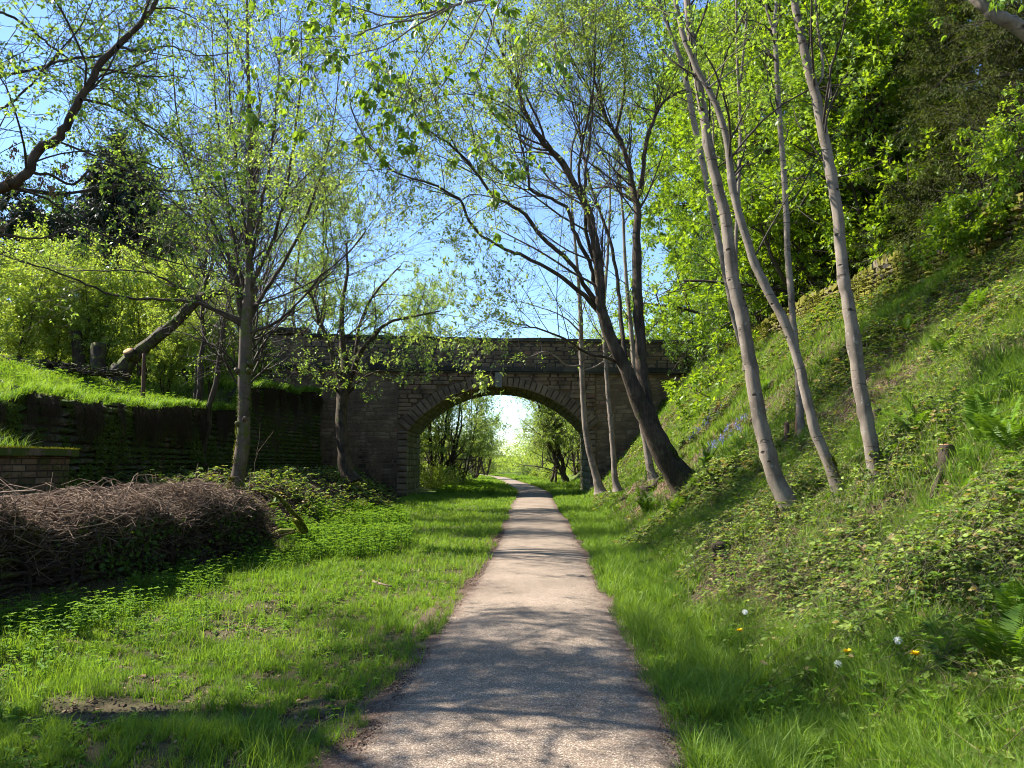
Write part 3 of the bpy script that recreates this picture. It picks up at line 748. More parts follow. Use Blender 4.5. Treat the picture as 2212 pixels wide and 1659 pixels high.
t1, h1 = tree('ash_tree', 'straight grey tree with mossy foot and a broom of upright limbs beside the brushwood heap', 'tree', st, 'bark_mossy', 'leaf_small',
     [dict(n=80, ang=34, ln=(1.6, 3.6), K=9, t0=.42, t1=.97, up=.55, wob=.06, rf=.5, rmax=.03, lt=.35, sides=4),
      dict(n=900, ang=32, ln=(.5, 1.6), K=6, t0=.15, t1=1, up=.3, wob=.09, rf=.55, rmax=.010, sides=3),
      dict(n=5200, ang=38, ln=(.18, .6), K=4, t0=.1, t1=1, up=.2, wob=.12, rf=.6, rmax=.0045, sides=3)],
     [dict(n=9500, L=(.03, .085), cl=5, spread=.06)], seed=3, rough=.06, bark2='bark_dark')
moss_on(t1, *st[0], .01, .10, 2600, 3.3, L=(.02, .06), seed=1, thr=.42); moss_on(t1, *st[0], .14, .24, 1800, 2.6, seed=2, thr=.5); moss_on(t1, *st[0], .25, .33, 900, None, 'moss_dark', seed=3)
# pruned burrs
for a, b, s_ in ((512, 800, .05), (540, 785, .045), (528, 905, .05), (512, 915, .045), (536, 800, .05)):
    p = W(a, b, D - .12); g = Geo(); tubes(g, [p + [0, .12, -.03], p, p + [random.uniform(-.03, .03), -.05, .02]], [s_ * 1.3, s_, s_ * .7], 8, cap=True, rough=.3); g.build('burr', M['bark_mossy'], t1)

# --- 2 small forked tree in front of the abutment
D = 27.0
st = [stem(PD([(755, 1042, 46), (746, 1010, 38), (741, 960, 33), (737, 900, 30), (741, 850, 32), (745, 825, 32), (744, 780, 20), (740, 740, 17), (738, 690, 14), (742, 640, 11), (750, 585, 8), (748, 520, 5)], D), 40, 5, 4, .012, .3),
      stem(PD([(742, 840, 22), (730, 805, 20), (722, 785, 18), (712, 745, 14), (700, 715, 12), (688, 690, 11), (678, 650, 9), (655, 622, 7), (628, 600, 5)], D, 26), 26, 0, 5, .012),
      stem(PD([(748, 835, 20), (762, 800, 16), (776, 765, 14), (792, 745, 12), (812, 722, 11), (835, 700, 9), (868, 688, 8), (905, 682, 6), (950, 672, 4)], D, 25.5), 26, 0, 6, .015),
      stem(PD([(752, 815, 16), (768, 790, 14), (770, 750, 11), (778, 700, 9), (800, 650, 8), (830, 610, 6), (865, 575, 4)], D, 28), 24, 0, 7, .015),
      stem(PD([(741, 855, 9), (722, 838, 7), (700, 832, 6), (672, 810, 5), (650, 800, 4), (628, 780, 3)], D, 26), 18, 0, 8, .01),
      stem(PD([(752, 850, 8), (770, 830, 7), (800, 808, 6), (840, 800, 5), (890, 806, 4), (940, 815, 2)], D, 25.6), 18, 0, 9, .01)]
t2, h2 = tree('hawthorn_tree', 'low forked thorn tree with twisted dark limbs in front of the bridge abutment', 'tree', st, 'bark_dark', 'leaf_small',
     [dict(n=70, ang=48, ln=(.9, 2.6), K=8, t0=.35, t1=1, up=.1, wob=.14, rf=.5, rmax=.03, sides=4),
      dict(n=420, ang=48, ln=(.4, 1.2), K=6, t0=.15, t1=1, up=.05, wob=.16, rf=.55, rmax=.012, sides=3),
      dict(n=2400, ang=50, ln=(.15, .5), K=4, t0=.1, t1=1, wob=.18, rf=.6, rmax=.006, sides=3)],
     [dict(n=13000, L=(.04, .10), cl=5, spread=.09)], seed=5, rough=.2)
moss_on(t2, *st[0], .38, .52, 900, None, 'moss', seed=4, L=(.03, .07))

# --- 3 the big leaning tree
D = 16.4
st = [stem(PD([(1492, 1062, 84), (1470, 1035, 74), (1440, 990, 66), (1412, 940, 58), (1390, 890, 52), (1368, 840, 44), (1348, 790, 36), (1325, 745, 34), (1310, 705, 33), (1298, 660, 29), (1295, 596, 27), (1282, 510, 24), (1268, 450, 22), (1251, 418, 20), (1218, 356, 19), (1190, 325, 17), (1168, 302, 15), (1138, 250, 12), (1124, 204, 11), (1100, 145, 8), (1077, 95, 7), (1050, 20, 4)], D, 15.5), 70, 6, 10, .008, .3),
      stem(PD([(1420, 945, 44), (1402, 880, 36), (1390, 820, 33), (1385, 745, 31), (1380, 680, 29), (1376, 596, 26), (1375, 509, 22), (1378, 458, 20), (1368, 418, 18), (1360, 364, 15), (1342, 309, 13), (1309, 255, 11), (1290, 190, 8), (1268, 120, 6), (1255, 20, 4)], D, 17.2), 50, 6, 11, .008),
      stem(PD([(1378, 425, 13), (1388, 380, 12), (1393, 327, 11), (1400, 290, 10), (1413, 258, 9), (1422, 235, 8), (1440, 213, 8), (1477, 195, 6), (1500, 192, 3)], 17, 17.5), 24, 0, 12, .006),
      stem(PD([(1312, 700, 18), (1285, 650, 15), (1262, 615, 13), (1235, 570, 12), (1196, 535, 12), (1168, 509, 11), (1140, 470, 11), (1118, 452, 10), (1090, 436, 9), (1066, 425, 8), (1040, 387, 8), (1000, 340, 7), (965, 305, 6), (938, 291, 5), (900, 250, 4), (880, 190, 3)], D, 14), 44, 0, 13, .01),
      stem(PD([(1300, 680, 16), (1265, 640, 13), (1215, 600, 12), (1168, 572, 10), (1125, 550, 10), (1095, 542, 9), (1060, 520, 8), (1040, 509, 8), (1011, 473, 8), (997, 436, 7), (960, 410, 6), (931, 396, 6), (858, 375, 5), (820, 340, 4), (786, 298, 4), (760, 236, 3), (755, 190, 2)], D, 12.6), 48, 0, 14, .01),
      stem(PD([(1300, 665, 15), (1282, 600, 13), (1270, 560, 12), (1240, 500, 12), (1225, 450, 10), (1190, 430, 9), (1150, 415, 8), (1140, 380, 7), (1130, 330, 6), (1118, 290, 5), (1100, 240, 4), (1040, 215, 3)], D, 15), 36, 0, 15, .012),
      stem(PD([(1350, 770, 15), (1342, 700, 13), (1336, 620, 11), (1322, 540, 10), (1300, 470, 9), (1282, 420, 8), (1262, 350, 7), (1245, 250, 6), (1218, 170, 5), (1190, 60, 3)], D, 18), 34, 0, 16, .008),
      stem(PD([(1296, 596, 12), (1270, 520, 11), (1262, 440, 10), (1250, 370, 8), (1262, 290, 7), (1280, 200, 6), (1285, 100, 4), (1280, 10, 3)], D, 15), 30, 0, 17, .008),
      stem(PD([(1352, 790, 10), (1310, 775, 8), (1262, 760, 7), (1225, 735, 6), (1180, 715, 5), (1130, 700, 4), (1075, 690, 3)], D, 13), 24, 0, 18, .015),
      stem(PD([(1330, 290, 10), (1345, 220, 8), (1350, 140, 6), (1340, 60, 4), (1330, -10, 3)], 17, 18), 20, 0, 19, .008)]
t3, h3 = tree('willow_tree', 'large dark leaning tree with ridged bark, two stems and limbs sweeping over the path', 'tree', st, 'bark_dark', 'leaf_pale',
     [dict(n=170, ang=38, ln=(1.2, 3.4), K=9, t0=.45, t1=1, up=.25, wob=.09, rf=.5, rmax=.030, sides=4, bias=(-.18, -.02, .1)),
      dict(n=1700, ang=42, ln=(.5, 1.5), K=6, t0=.15, t1=1, up=.12, wob=.12, rf=.55, rmax=.010, sides=3, bias=(-.05, 0, 0)),
      dict(n=9000, ang=45, ln=(.15, .55), K=4, t0=.15, t1=1, up=.1, wob=.14, rf=.6, rmax=.0045, sides=3)],
     [dict(n=88000, L=(.035, .09), cl=6, spread=.08, Wd=.5, keep=lambda p: np.where((1106 + F * p[:, 0] / p[:, 1] < 1120) | (p[:, 2] > 10.2), 1., .16))], seed=8, rough=.22)
moss_on(t3, *st[0], .0, .12, 2200, -.2, 'moss_dark', seed=6, L=(.03, .07), thr=.4)

# --- slim poles standing between it and the bridge
def pole(rows, d, label, seed, name='sapling', n1=20, n2=120, fol=1500, leafk='leaf_small', bark='bark_grey', t0=.45, ln=(.7, 2.0), extra=(), d1=None, group='slim saplings near the bridge', twl=(.3, .9), lsz=(.04, .08)):
    st = [stem(PD(rows, d, d1), 60, 14, seed, .003, .35)] + [stem(PD(r, d, dd), 22, 2, seed + 3, .004) for r, dd in extra]
    return tree(name, label, 'tree', st, bark, leafk,
        [dict(n=n1, ang=42, ln=ln, K=7, t0=t0, t1=.98, up=.35, wob=.10, rf=.4, rmax=.016, sides=4),
         dict(n=n2, ang=42, ln=twl, K=5, t0=.2, t1=1, up=.2, wob=.14, rf=.55, rmax=.006, sides=3)],
        [dict(n=fol, L=lsz, cl=3, spread=.06)] if fol else [], group=group, seed=seed, rough=.06), st
g1 = Gd(1297, 1064); dd = 22.5
(t4, _), s4 = pole([(1297, 1064, 26), (1288, 1030, 21), (1276, 985, 19), (1265, 930, 17), (1260, 870, 16), (1257, 800, 15), (1255, 720, 14), (1253, 660, 12), (1248, 590, 9), (1240, 500, 7), (1232, 400, 4)], dd, 'slim pale pole tree standing closest to the arch opening, bending at its foot', 41,
     extra=[([(1256, 790, 6), (1225, 790, 5), (1200, 770, 5), (1175, 760, 4), (1140, 770, 3), (1105, 740, 2)], 21), ([(1258, 800, 5), (1290, 790, 4), (1330, 760, 3)], 22), ([(1255, 720, 6), (1225, 690, 4), (1190, 672, 3), (1120, 650, 2)], 21.5)], fol=900)
(t5, _), s5 = pole([(1334, 1060, 22), (1328, 1030, 17), (1325, 985, 15), (1320, 920, 14), (1314, 860, 13), (1310, 800, 13), (1306, 740, 12), (1303, 690, 10), (1312, 560, 8), (1318, 440, 6), (1316, 330, 4)], 22.0, 'slim straight pole tree between the big leaning trunk and the pole nearest the arch', 42, fol=1100)
(t6, _), s6 = pole([(1412, 1035, 26), (1404, 1010, 22), (1398, 970, 20), (1388, 920, 19), (1381, 880, 17), (1374, 830, 15), (1368, 770, 14), (1362, 700, 13), (1356, 640, 12), (1350, 560, 10), (1346, 470, 8), (1338, 360, 6), (1332, 200, 4)], 20.0, 'tan pole tree rising just behind the big leaning trunk, its moss collar at the foot', 43, fol=1400)
moss_on(t6, *s6[0], .0, .06, 500, None, 'moss_dark', seed=7)

# --- the smooth grey group on the bank
GR = 'smooth grey trees on the bank'
b7 = Gd(1722, 1112)
(t7, _), s7 = pole([(1728, 1128, 74), (1712, 1100, 62), (1688, 1060, 50), (1668, 1010, 45), (1652, 950, 42), (1638, 890, 41), (1624, 800, 39), (1610, 720, 38), (1598, 660, 37), (1582, 596, 36), (1568, 473, 32), (1546, 382, 30), (1531, 320, 29), (1517, 225, 25), (1502, 145, 23), (1488, 36, 21), (1478, -60, 16), (1470, -220, 10)], b7[1], 'thickest smooth grey trunk on the bank, curving at its foot above the bramble patch', 44, n1=14, n2=90, fol=1200, bark='bark_grey', t0=.6, group=GR, d1=b7[1] + .3)
(t7b, _), s7b = pole([(1600, 745, 9), (1586, 690, 15), (1568, 596, 17), (1546, 491, 18), (1524, 382, 17), (1499, 262, 17), (1484, 182, 15), (1463, 109, 13), (1440, 50, 9), (1425, 0, 7), (1408, -60, 4)], b7[1] + 4.6, 'slimmer grey stem rising close beside the thickest smooth trunk, leaning outward at the top', 45, n1=12, n2=90, fol=900, t0=.5, group=GR)
# carry its foot down to the bank
b8 = Gd(1812, 1078)
(t8, _), s8 = pole([(1818, 1092, 46), (1811, 1062, 36), (1790, 1000, 31), (1764, 941, 29), (1746, 876, 28), (1728, 796, 27), (1706, 723, 26), (1681, 669, 26), (1651, 614, 25), (1622, 549, 24), (1590, 436, 22), (1579, 382, 22), (1571, 309, 20), (1546, 225, 18), (1510, 156, 17), (1481, 91, 17), (1459, 0, 14), (1445, -90, 9)], b8[1], 'grey trunk with a mossy foot that snakes across behind the thickest smooth trunk', 46, n1=16, n2=100, fol=1200, t0=.5, group=GR, d1=b8[1] + .6,
     extra=[([(1530, 190, 6), (1560, 168, 5), (1600, 145, 4), (1640, 120, 3), (1690, 95, 2)], b8[1] + 1), ([(1525, 180, 5), (1570, 130, 4), (1610, 90, 3), (1650, 40, 2)], b8[1])])
moss_on(t8, *s8[0], .01, .13, 1500, -.2, 'moss', seed=8, L=(.015, .04), thr=.48)
b9 = Gd(1735, 948)
(t9, _), s9 = pole([(1736, 952, 24), (1730, 915, 20), (1727, 870, 19), (1721, 767, 18), (1713, 694, 18), (1706, 603, 18), (1702, 560, 18), (1699, 473, 17), (1691, 345, 16), (1681, 218, 15), (1677, 127, 14), (1673, 65, 13), (1677, 0, 9), (1680, -90, 6)], b9[1], 'slender upright grey trunk forking near its top beside the lichen spotted one', 47, n1=14, n2=90, fol=900, t0=.55, group=GR,
     extra=[([(1673, 68, 10), (1662, 40, 8), (1651, 0, 7), (1640, -60, 4)], b9[1]), ([(1680, 135, 5), (1660, 110, 4), (1640, 80, 3), (1625, 55, 2)], b9[1] - .5)])
b9b = Gd(1612, 795)
(t9b, _), s9b = pole([(1612, 800, 14), (1604, 720, 12), (1596, 640, 11), (1590, 538, 10), (1597, 364, 11), (1599, 255, 10), (1593, 145, 8), (1590, 0, 6), (1588, -80, 4)], min(b9b[1], 19), 'thinnest grey stem of the bank group with a narrow fork high up', 48, n1=12, n2=80, fol=700, t0=.5, group=GR,
     extra=[([(1599, 180, 8), (1610, 80, 7), (1615, 0, 6), (1620, -70, 4)], 18)])
b10 = Gd(1893, 1045)
(t10, _), s10 = pole([(1898, 1068, 50), (1893, 1035, 42), (1886, 985, 40), (1873, 912, 39), (1859, 840, 38), (1844, 730, 36), (1830, 640, 34), (1822, 596, 33), (1811, 473, 31), (1793, 364, 30), (1775, 273, 28), (1761, 200, 27), (1742, 127, 25), (1721, 29, 22), (1712, -20, 19), (1695, -160, 12)], b10[1], 'lichen spotted grey trunk standing highest on the bank with dark moss round its foot', 49, n1=14, n2=90, fol=1200, t0=.6, group=GR,
     extra=[([(1764, 190, 7), (1774, 170, 8), (1778, 145, 8), (1771, 91, 7), (1764, 36, 6), (1760, -30, 4)], b10[1])])
moss_on(t10, *s10[0], .0, .13, 1700, .0, 'moss_dark', seed=9, L=(.02, .05), thr=.4)

# --- the tree whose boughs come in over the platform side
D = 7.0
def root_to(x, y, P1, r):
    b = np.array([x, y, float(H(x, y)) - .1]); return [[*b, r * 1.4], [*(b * .7 + P1[:3] * .3 + [0, 0, .3]), r * 1.1], [*(b * .3 + P1[:3] * .7), r]]
main_ = PD([(-130, 450, 46), (-60, 424, 40), (0, 408, 34), (33, 395, 30), (62, 371, 27), (84, 322, 27), (124, 302, 25), (146, 262, 23), (175, 211, 22), (218, 138, 20), (255, 98, 18), (302, 55, 16), (327, 22, 14), (345, -20, 12), (375, -100, 8)], 6.2, 6.0)
st = [stem(np.concatenate([root_to(-7.3, 5.2, main_[0], .16), main_]), 60, 4, 20, .006, .3),
      stem(PD([(-60, 420, 16), (0, 404, 13), (55, 411, 12), (127, 418, 10), (190, 411, 8), (255, 400, 7), (300, 402, 6), (360, 412, 5), (420, 410, 4), (520, 395, 2)], 6.2, 9.5), 30, 0, 21, .004),
      stem(PD([(-40, 170, 12), (0, 165, 9), (90, 145, 8), (150, 128, 7), (215, 122, 6), (262, 110, 5), (330, 115, 4), (400, 130, 2)], 5.4, 9), 26, 0, 22, .004),
      stem(PD([(60, 372, 10), (110, 378, 8), (160, 398, 7), (215, 352, 0.01 + 5), (270, 372, 4), (310, 350, 4), (350, 365, 3), (400, 356, 2)], 6.2, 7), 26, 0, 23, .004),
      stem(PD([(-30, 20, 10), (20, 35, 8), (75, 70, 7), (110, 100, 6), (180, 150, 5), (260, 210, 4), (330, 290, 2)], 5.2, 9), 26, 0, 24, .005),
      stem(PD([(-40, 260, 9), (10, 230, 7), (60, 190, 6), (130, 110, 5), (170, 60, 4), (200, 0, 3), (220, -60, 2)], 5.8, 6.5), 26, 0, 25, .005),
      stem(PD([(-30, 505, 9), (30, 510, 7), (80, 515, 6), (130, 500, 5), (180, 470, 4), (230, 430, 3), (300, 400, 2)], 6.2, 7.2), 26, 0, 26, .004),
      stem([[-7.3, 5.3, 2.2, .15], [-7.7, 6.5, 5.5, .12], [-8.4, 7.4, 7.6, .09], [-9.2, 8.2, 9.4, .06], [-10, 8.8, 11, .02]], 30, 3, 51, .02),
      stem([[-7.8, 6.6, 5.7, .08], [-8.8, 8.4, 8.4, .05], [-9.8, 9.4, 9.4, .03], [-10.8, 10.2, 10.0, .01]], 24, 2, 52, .02),
      stem([[-7.75, 6.55, 5.6, .08], [-7.8, 7.6, 8.0, .05], [-7.6, 8.2, 9.0, .03], [-7.4, 8.6, 9.8, .01]], 24, 2, 53, .02),
      stem([[-8.1, 7.0, 6.6, .08], [-9.4, 7.0, 8.6, .05], [-10.8, 6.8, 9.6, .03], [-12, 6.6, 10.4, .01]], 24, 2, 54, .02),
      stem([[-8.3, 7.0, 7.4, .06], [-8.6, 5.8, 8.8, .04], [-9.2, 4.8, 9.8, .01]], 20, 2, 55, .02),
      stem(PD([(175, 215, 9), (230, 225, 7), (300, 260, 6), (360, 300, 5), (420, 340, 4), (470, 350, 2)], 6, 11), 26, 0, 27, .006),
      stem(PD([(255, 100, 9), (300, 110, 7), (370, 100, 5), (440, 120, 4), (520, 110, 2)], 6, 11), 26, 0, 28, .006)]
t12, h12 = tree('overhanging_tree', 'crooked bough tree reaching in over the old platform with brown seed pods', 'tree', st, 'bark_dark', 'leaf_small',
     [dict(n=150, ang=46, ln=(.5, 2.2), K=8, t0=.25, t1=1, up=.05, wob=.12, rf=.5, rmax=.012, sides=4),
      dict(n=1500, ang=46, ln=(.25, .9), K=6, t0=.1, t1=1, up=.05, wob=.15, rf=.55, rmax=.005, sides=3),
      dict(n=5500, ang=48, ln=(.1, .3), K=4, t0=.1, t1=1, wob=.18, rf=.6, rmax=.0026, sides=3)],
     [dict(n=44000, L=(.025, .05), cl=3, spread=.04, keep=lambda p: (p[:, 2] < 7.8) * (p[:, 0] > -7.5) * 1.), dict(n=40000, src=2, L=(.05, .09), cl=6, spread=.26, keep=lambda p: (p[:, 2] > 7.0) * (p[:, 0] < -6.8) * 1.)], seed=12, rough=.12)
# upper boughs outside the picture: their shade falls on the path
def shade_crown(hst, o): pass
for k, (a, b) in enumerate(((12, 318), (30, 262), (112, 345), (2, 430), (90, 330), (138, 300))):
    p = W(a, b + 60, 6.1); g = Geo(); n = 26
    leaves(g, p + RNG.normal(0, .022, (n, 3)) * [1, 1, 1.6], RNG.normal(0, .4, (n, 3)) + [0, 0, -1.], RNG.normal(0, 1, (n, 3)), .05, .018, RNG.random(n))
    g.build('seed_cluster', M['litter'], t12)

# --- the tree that leans in overhead from the bank
limb = PD([(2330, 130, 52), (2212, 66, 44), (2153, 34, 38), (2110, 2, 32), (2060, -60, 26), (1960, -120, 22)], 6.6, 6.8)
st = [stem(np.concatenate([[[6.6, 6.4, float(H(6.6, 6.4)) - .1, .2]], [[6.3, 6.5, 5.2, .15]], limb]), 40, 4, 30, .005, .3),
      stem(PD([(1960, -120, 20), (1700, -190, 18), (1480, -150, 14), (1250, -50, 11), (1100, -12, 9), (1011, 4, 8), (931, 25, 7), (858, 38, 5), (797, 25, 4), (750, 8, 3), (713, -10, 2)], 6.8, 5.6), 40, 0, 31, .004),
      stem(PD([(960, 18, 6), (915, 38, 6), (860, 48, 5), (822, 55, 4), (790, 68, 4), (760, 78, 3), (713, 79, 2), (680, 90, 1.6)], 5.8, 5.4), 24, 0, 32, .003),
      stem(PD([(985, 10, 6), (950, 30, 5), (900, 55, 5), (860, 80, 4), (830, 100, 3), (790, 112, 3), (740, 122, 2), (690, 118, 1.6)], 5.8, 5.3), 24, 0, 33, .003),
      stem(PD([(1095, -25, 6), (1075, 15, 5), (1062, 65, 5), (1046, 120, 4), (1030, 180, 3), (1022, 225, 3), (1020, 252, 2)], 5.8, 5.6), 24, 0, 34, .003),
      stem(PD([(985, 10, 5), (950, 70, 4), (900, 140, 3), (865, 210, 3), (830, 270, 2), (800, 300, 1.6)], 5.8, 5.6), 24, 0, 36, .003),
      stem(PD([(1060, -10, 5), (1010, 90, 4), (960, 180, 3), (900, 250, 3), (850, 310, 2)], 5.9, 5.8), 24, 0, 37, .003),
      stem(PD([(1330, -60, 6), (1313, 0, 4), (1270, 32, 3), (1222, 65, 3), (1190, 90, 3), (1149, 116, 2), (1110, 136, 2), (1077, 164, 1.6)], 6.0, 5.6), 24, 0, 35, .003)]
t13, h13 = tree('overhead_tree', 'tree leaning in from the bank above, broad fresh leaves hanging over the path', 'tree', st, 'bark_grey', 'leaf_near',
     [dict(n=60, ang=40, ln=(.35, 1.1), K=7, t0=.35, t1=1, up=-.05, wob=.10, rf=.5, rmax=.006, sides=4),
      dict(n=320, ang=46, ln=(.12, .4), K=5, t0=.1, t1=1, up=-.05, wob=.15, rf=.55, rmax=.003, sides=3)],
     [dict(n=1500, L=(.045, .08), cl=3, spread=.04, kind='ovate', droop=.9, Wd=.72)], seed=13, rough=.06)
# ------------------------------------------------------------ background trees and shrubs
def bigtree(name, label, cat, x, y, h, rad, bark, leaf, nleaf, L, seed, group=None, first=.3, kind='rhomb', cl=4, spread=.14, trunk=.22, lean=(0, 0), nst=1, n1=60, n2=420, n3=2200, up=.25, ang=55, Wd=.62, droop=.3, z0=None, tl=.85, wob=.10, zmin=None):
    z = float(H(x, y)) - .15 if z0 is None else z0
    r = np.random.default_rng(seed); st = []
    for k in range(nst):
        a = r.random() * 6.28; sp_ = rad * .38 if nst > 1 else 0
        tp = np.array([x + lean[0] + math.cos(a) * sp_, y + lean[1] + math.sin(a) * sp_, z + h * tl * r.uniform(.85, 1.05)])
        b = np.array([x, y, z]) + (np.array([math.cos(a), math.sin(a), 0]) * trunk * 1.1 if nst > 1 else 0)
        m = b * .55 + tp * .45 + np.array([math.cos(a) * sp_ * .25, math.sin(a) * sp_ * .25, 0]) + r.normal(0, h * .015, 3)
        rr = trunk / (nst ** .5)
        st.append(stem([[*b, rr * 1.15], [*(b * .8 + m * .2), rr], [*m, rr * .68], [*(m * .4 + tp * .6), rr * .35], [*tp, .02]], 26, 3, seed + k, h * .004, .3))
    # limbs reach the crown's half width, shorter towards the top
    return tree(name, label, cat, st, bark, leaf,
        [dict(n=n1, ang=ang, ln=(rad * .7, rad * 1.25), K=8, t0=first, t1=.98, up=up, wob=wob, rf=.5, rmax=trunk * .5, lt=.55, sides=4),
         dict(n=n2, ang=48, ln=(rad * .22, rad * .55), K=5, t0=.2, t1=1, up=.1, wob=.12, rf=.55, rmax=.03, sides=3),
         dict(n=n3, ang=50, ln=(rad * .08, rad * .22), K=4, t0=.1, t1=1, wob=.15, rf=.6, rmax=.012, sides=3)],
        [dict(n=nleaf, L=L, cl=cl, spread=spread, kind=kind, Wd=Wd, droop=droop, keep=None if zmin is None else (lambda p: (p[:, 2] > zmin + .8 * fbm(p[:, 0], p[:, 1], 3)) * 1.))], group, seed, sides=9, rough=.15)
def at(px, y): return (px - 1106) / F * y * cp * 1.0 / (cp * 1.0)  # sideways distance at photo column px
BG = 'trees growing beyond the bridge'
bigtree('pale_leaved_tree', 'airy pale leaved tree rising behind the parapet pier at the platform end of the bridge', 'tree', at(640, 47), 47, 19, 5.0, 'bark_dark', 'leaf_pale', 60000, (.08, .14), 101, BG, .15, nst=3, trunk=.25, n2=700)
bigtree('pale_leaved_tree', 'rounded silvery green tree behind the parapet above the arch', 'tree', at(880, 49), 49, 13.5, 4.2, 'bark_dark', 'leaf_pale', 90000, (.07, .13), 102, BG, .12, nst=4, trunk=.24, n2=700)
bigtree('pale_leaved_tree', 'tall thin crowned tree on the platform just behind the straight grey tree', 'tree', at(425, 23), 23, 15, 3.6, 'bark_dark', 'leaf_small', 3500, (.045, .085), 103, None, .45, nst=2, trunk=.13, ang=38, up=.5, n1=80, n2=800)
# lime green sycamores behind the boundary wall
SY = 'sycamores behind the boundary wall'
bigtree('sycamore', 'glowing lime sycamore above the bridge end, its crown edge against the sky', 'tree', at(1560, 42), 42, 27, 6.4, 'bark_dark', 'leaf_lime', 105000, (.14, .25), 111, SY, .08, 'lobed', 3, .2, .4, n1=110, n2=900, n3=3000, z0=5.6, up=.1)
bigtree('sycamore', 'broad sycamore with dark spreading limbs seen between the grey trunks', 'tree', at(1800, 27), 27, 23, 6.6, 'bark_dark', 'leaf_lime', 120000, (.11, .21), 112, SY, .10, 'lobed', 3, .2, .38, n1=100, n2=900, n3=3200, lean=(-1.2, -1), up=.02)
bigtree('sycamore', 'sycamore further along the boundary wall filling the gap behind the snaking trunk', 'tree', at(1650, 36), 36, 23, 6.0, 'bark_dark', 'leaf_lime', 90000, (.12, .21), 113, SY, .10, 'lobed', 3, .2, .36, n1=90, n2=800, n3=2800, up=.05)
bigtree('sycamore', 'leafy maple top showing over the dark evergreens at the upper corner', 'tree', at(1960, 23), 23, 20, 5.0, 'bark_dark', 'leaf_lime', 60000, (.11, .19), 114, SY, .25, 'lobed', 3, .2, .3, n1=70, n2=600)
bigtree('sycamore', 'sycamore leaning out over the yews with leaves against the light', 'tree', at(2080, 25), 25, 21, 5.6, 'bark_dark', 'leaf_lime', 80000, (.11, .20), 117, SY, .25, 'lobed', 3, .2, .32, n1=90, n2=700)
bigtree('added_slender_tree', 'slim airy tree standing directly behind the straight grey tree', 'tree', at(531, 19.5), 19.5, 11, 2.9, 'bark_dark', 'leaf_small', 4500, (.035, .08), 118, None, .38, trunk=.10, ang=40, up=.45, n1=80, n2=900, n3=3000)  # added shade caster for the middle path, trunk hidden behind the ash
bigtree('hedge_maple', 'dense small leaved tree hiding the end of the bridge parapet', 'tree', at(1590, 33.5), 33.5, 9.0, 3.1, 'bark_dark', 'leaf_mid', 42000, (.06, .11), 115, None, .05, nst=4, trunk=.2, n1=80, n2=700, lean=(.2, 0))
bigtree('hedge_maple', 'small dark stemmed tree by the broken end of the boundary wall', 'tree', at(1668, 29.5), 29.5, 7.5, 2.8, 'bark_dark', 'leaf_mid', 32000, (.06, .11), 116, None, .1, nst=3, trunk=.18, n1=60, n2=600)
# dark evergreens
def conifer(name, label, x, y, h, rad, n, seed, leaf='leaf_yew', group=None, L=(.10, .22), z0=None):
    z = float(H(x, y)) - .15 if z0 is None else z0
    s0 = stem([[x, y, z, rad * .09 + .05], [x + .1, y, z + h * .5, rad * .06], [x, y, z + h, .02]], 26, 0, seed, .02, .3)
    return tree(name, label, 'tree', [s0], 'bark_dark', leaf,
        [dict(n=220, ang=86, angsd=8, ln=(rad * .75, rad * 1.05), K=7, t0=.02, t1=.99, up=-.05, wob=.07, rf=.35, rmax=.05, lt=.86, sides=4, flat=.5),
         dict(n=1500, ang=42, ln=(rad * .14, rad * .34), K=4, t0=.2, t1=1, up=-.1, wob=.1, rf=.5, rmax=.012, sides=3, flat=.6)],
        [dict(n=n, L=L, cl=5, spread=.16, Wd=.28, droop=.9, t0=0), dict(n=n // 3, src=1, L=L, cl=5, spread=.3, Wd=.28, droop=.9, t0=.3)], group, seed, 8, .1)
EV = 'dark evergreens behind the boundary wall'
conifer('yew_tree', 'dark yew with drooping olive sprays leaning over the boundary wall', at(2190, 19.5), 19.5, 13, 3.7, 140000, 121, 'leaf_yew', EV, (.06, .13))
conifer('yew_tree', 'gloomy evergreen filling the shade beneath the maple leaves behind the mossy wall', at(1985, 24), 24, 6.2, 3.6, 70000, 122, 'leaf_yew', EV, (.07, .15))
conifer('yew_tree', 'tall evergreen standing deepest in the shade between two sycamores', at(2080, 29), 29, 10, 4.6, 50000, 123, 'leaf_dark', EV, (.14, .28))
conifer('yew_tree', 'evergreen beside the near end of the boundary wall, its outer sprays lit', at(2330, 17), 17, 13, 3.6, 70000, 124, 'leaf_yew', EV, (.06, .12))
conifer('yew_tree', 'evergreen at the back of the dark thicket, mostly hidden by nearer foliage', at(1880, 32), 32, 8.5, 4.0, 36000, 125, 'leaf_dark', EV, (.14, .28))
CF = 'dark conifers beyond the platform'
conifer('cypress_tree', 'tall pointed dark conifer rising above the shrubs beyond the platform', at(235, 37), 37, 13.6, 5.2, 150000, 131, 'leaf_dark', CF, (.16, .3), z0=4.5)
conifer('cypress_tree', 'shorter conifer shouldered against the tall pointed one', at(335, 39), 39, 10.6, 4.2, 80000, 132, 'leaf_dark', CF, (.16, .3), z0=4.5)
bigtree('dark_tree', 'dark rounded tree half out of the picture beyond the bright shrubs', 'tree', at(30, 37), 37, 11.5, 3.8, 'bark_dark', 'leaf_dark', 90000, (.12, .2), 133, None, .05, nst=3, trunk=.25, z0=4.3, n1=90)
bigtree('pale_leaved_tree', 'yellowish young tree beside the dark conifers', 'tree', at(400, 38), 38, 11, 3.0, 'bark_dark', 'leaf_pale', 36000, (.07, .12), 134, None, .1, nst=3, trunk=.15)

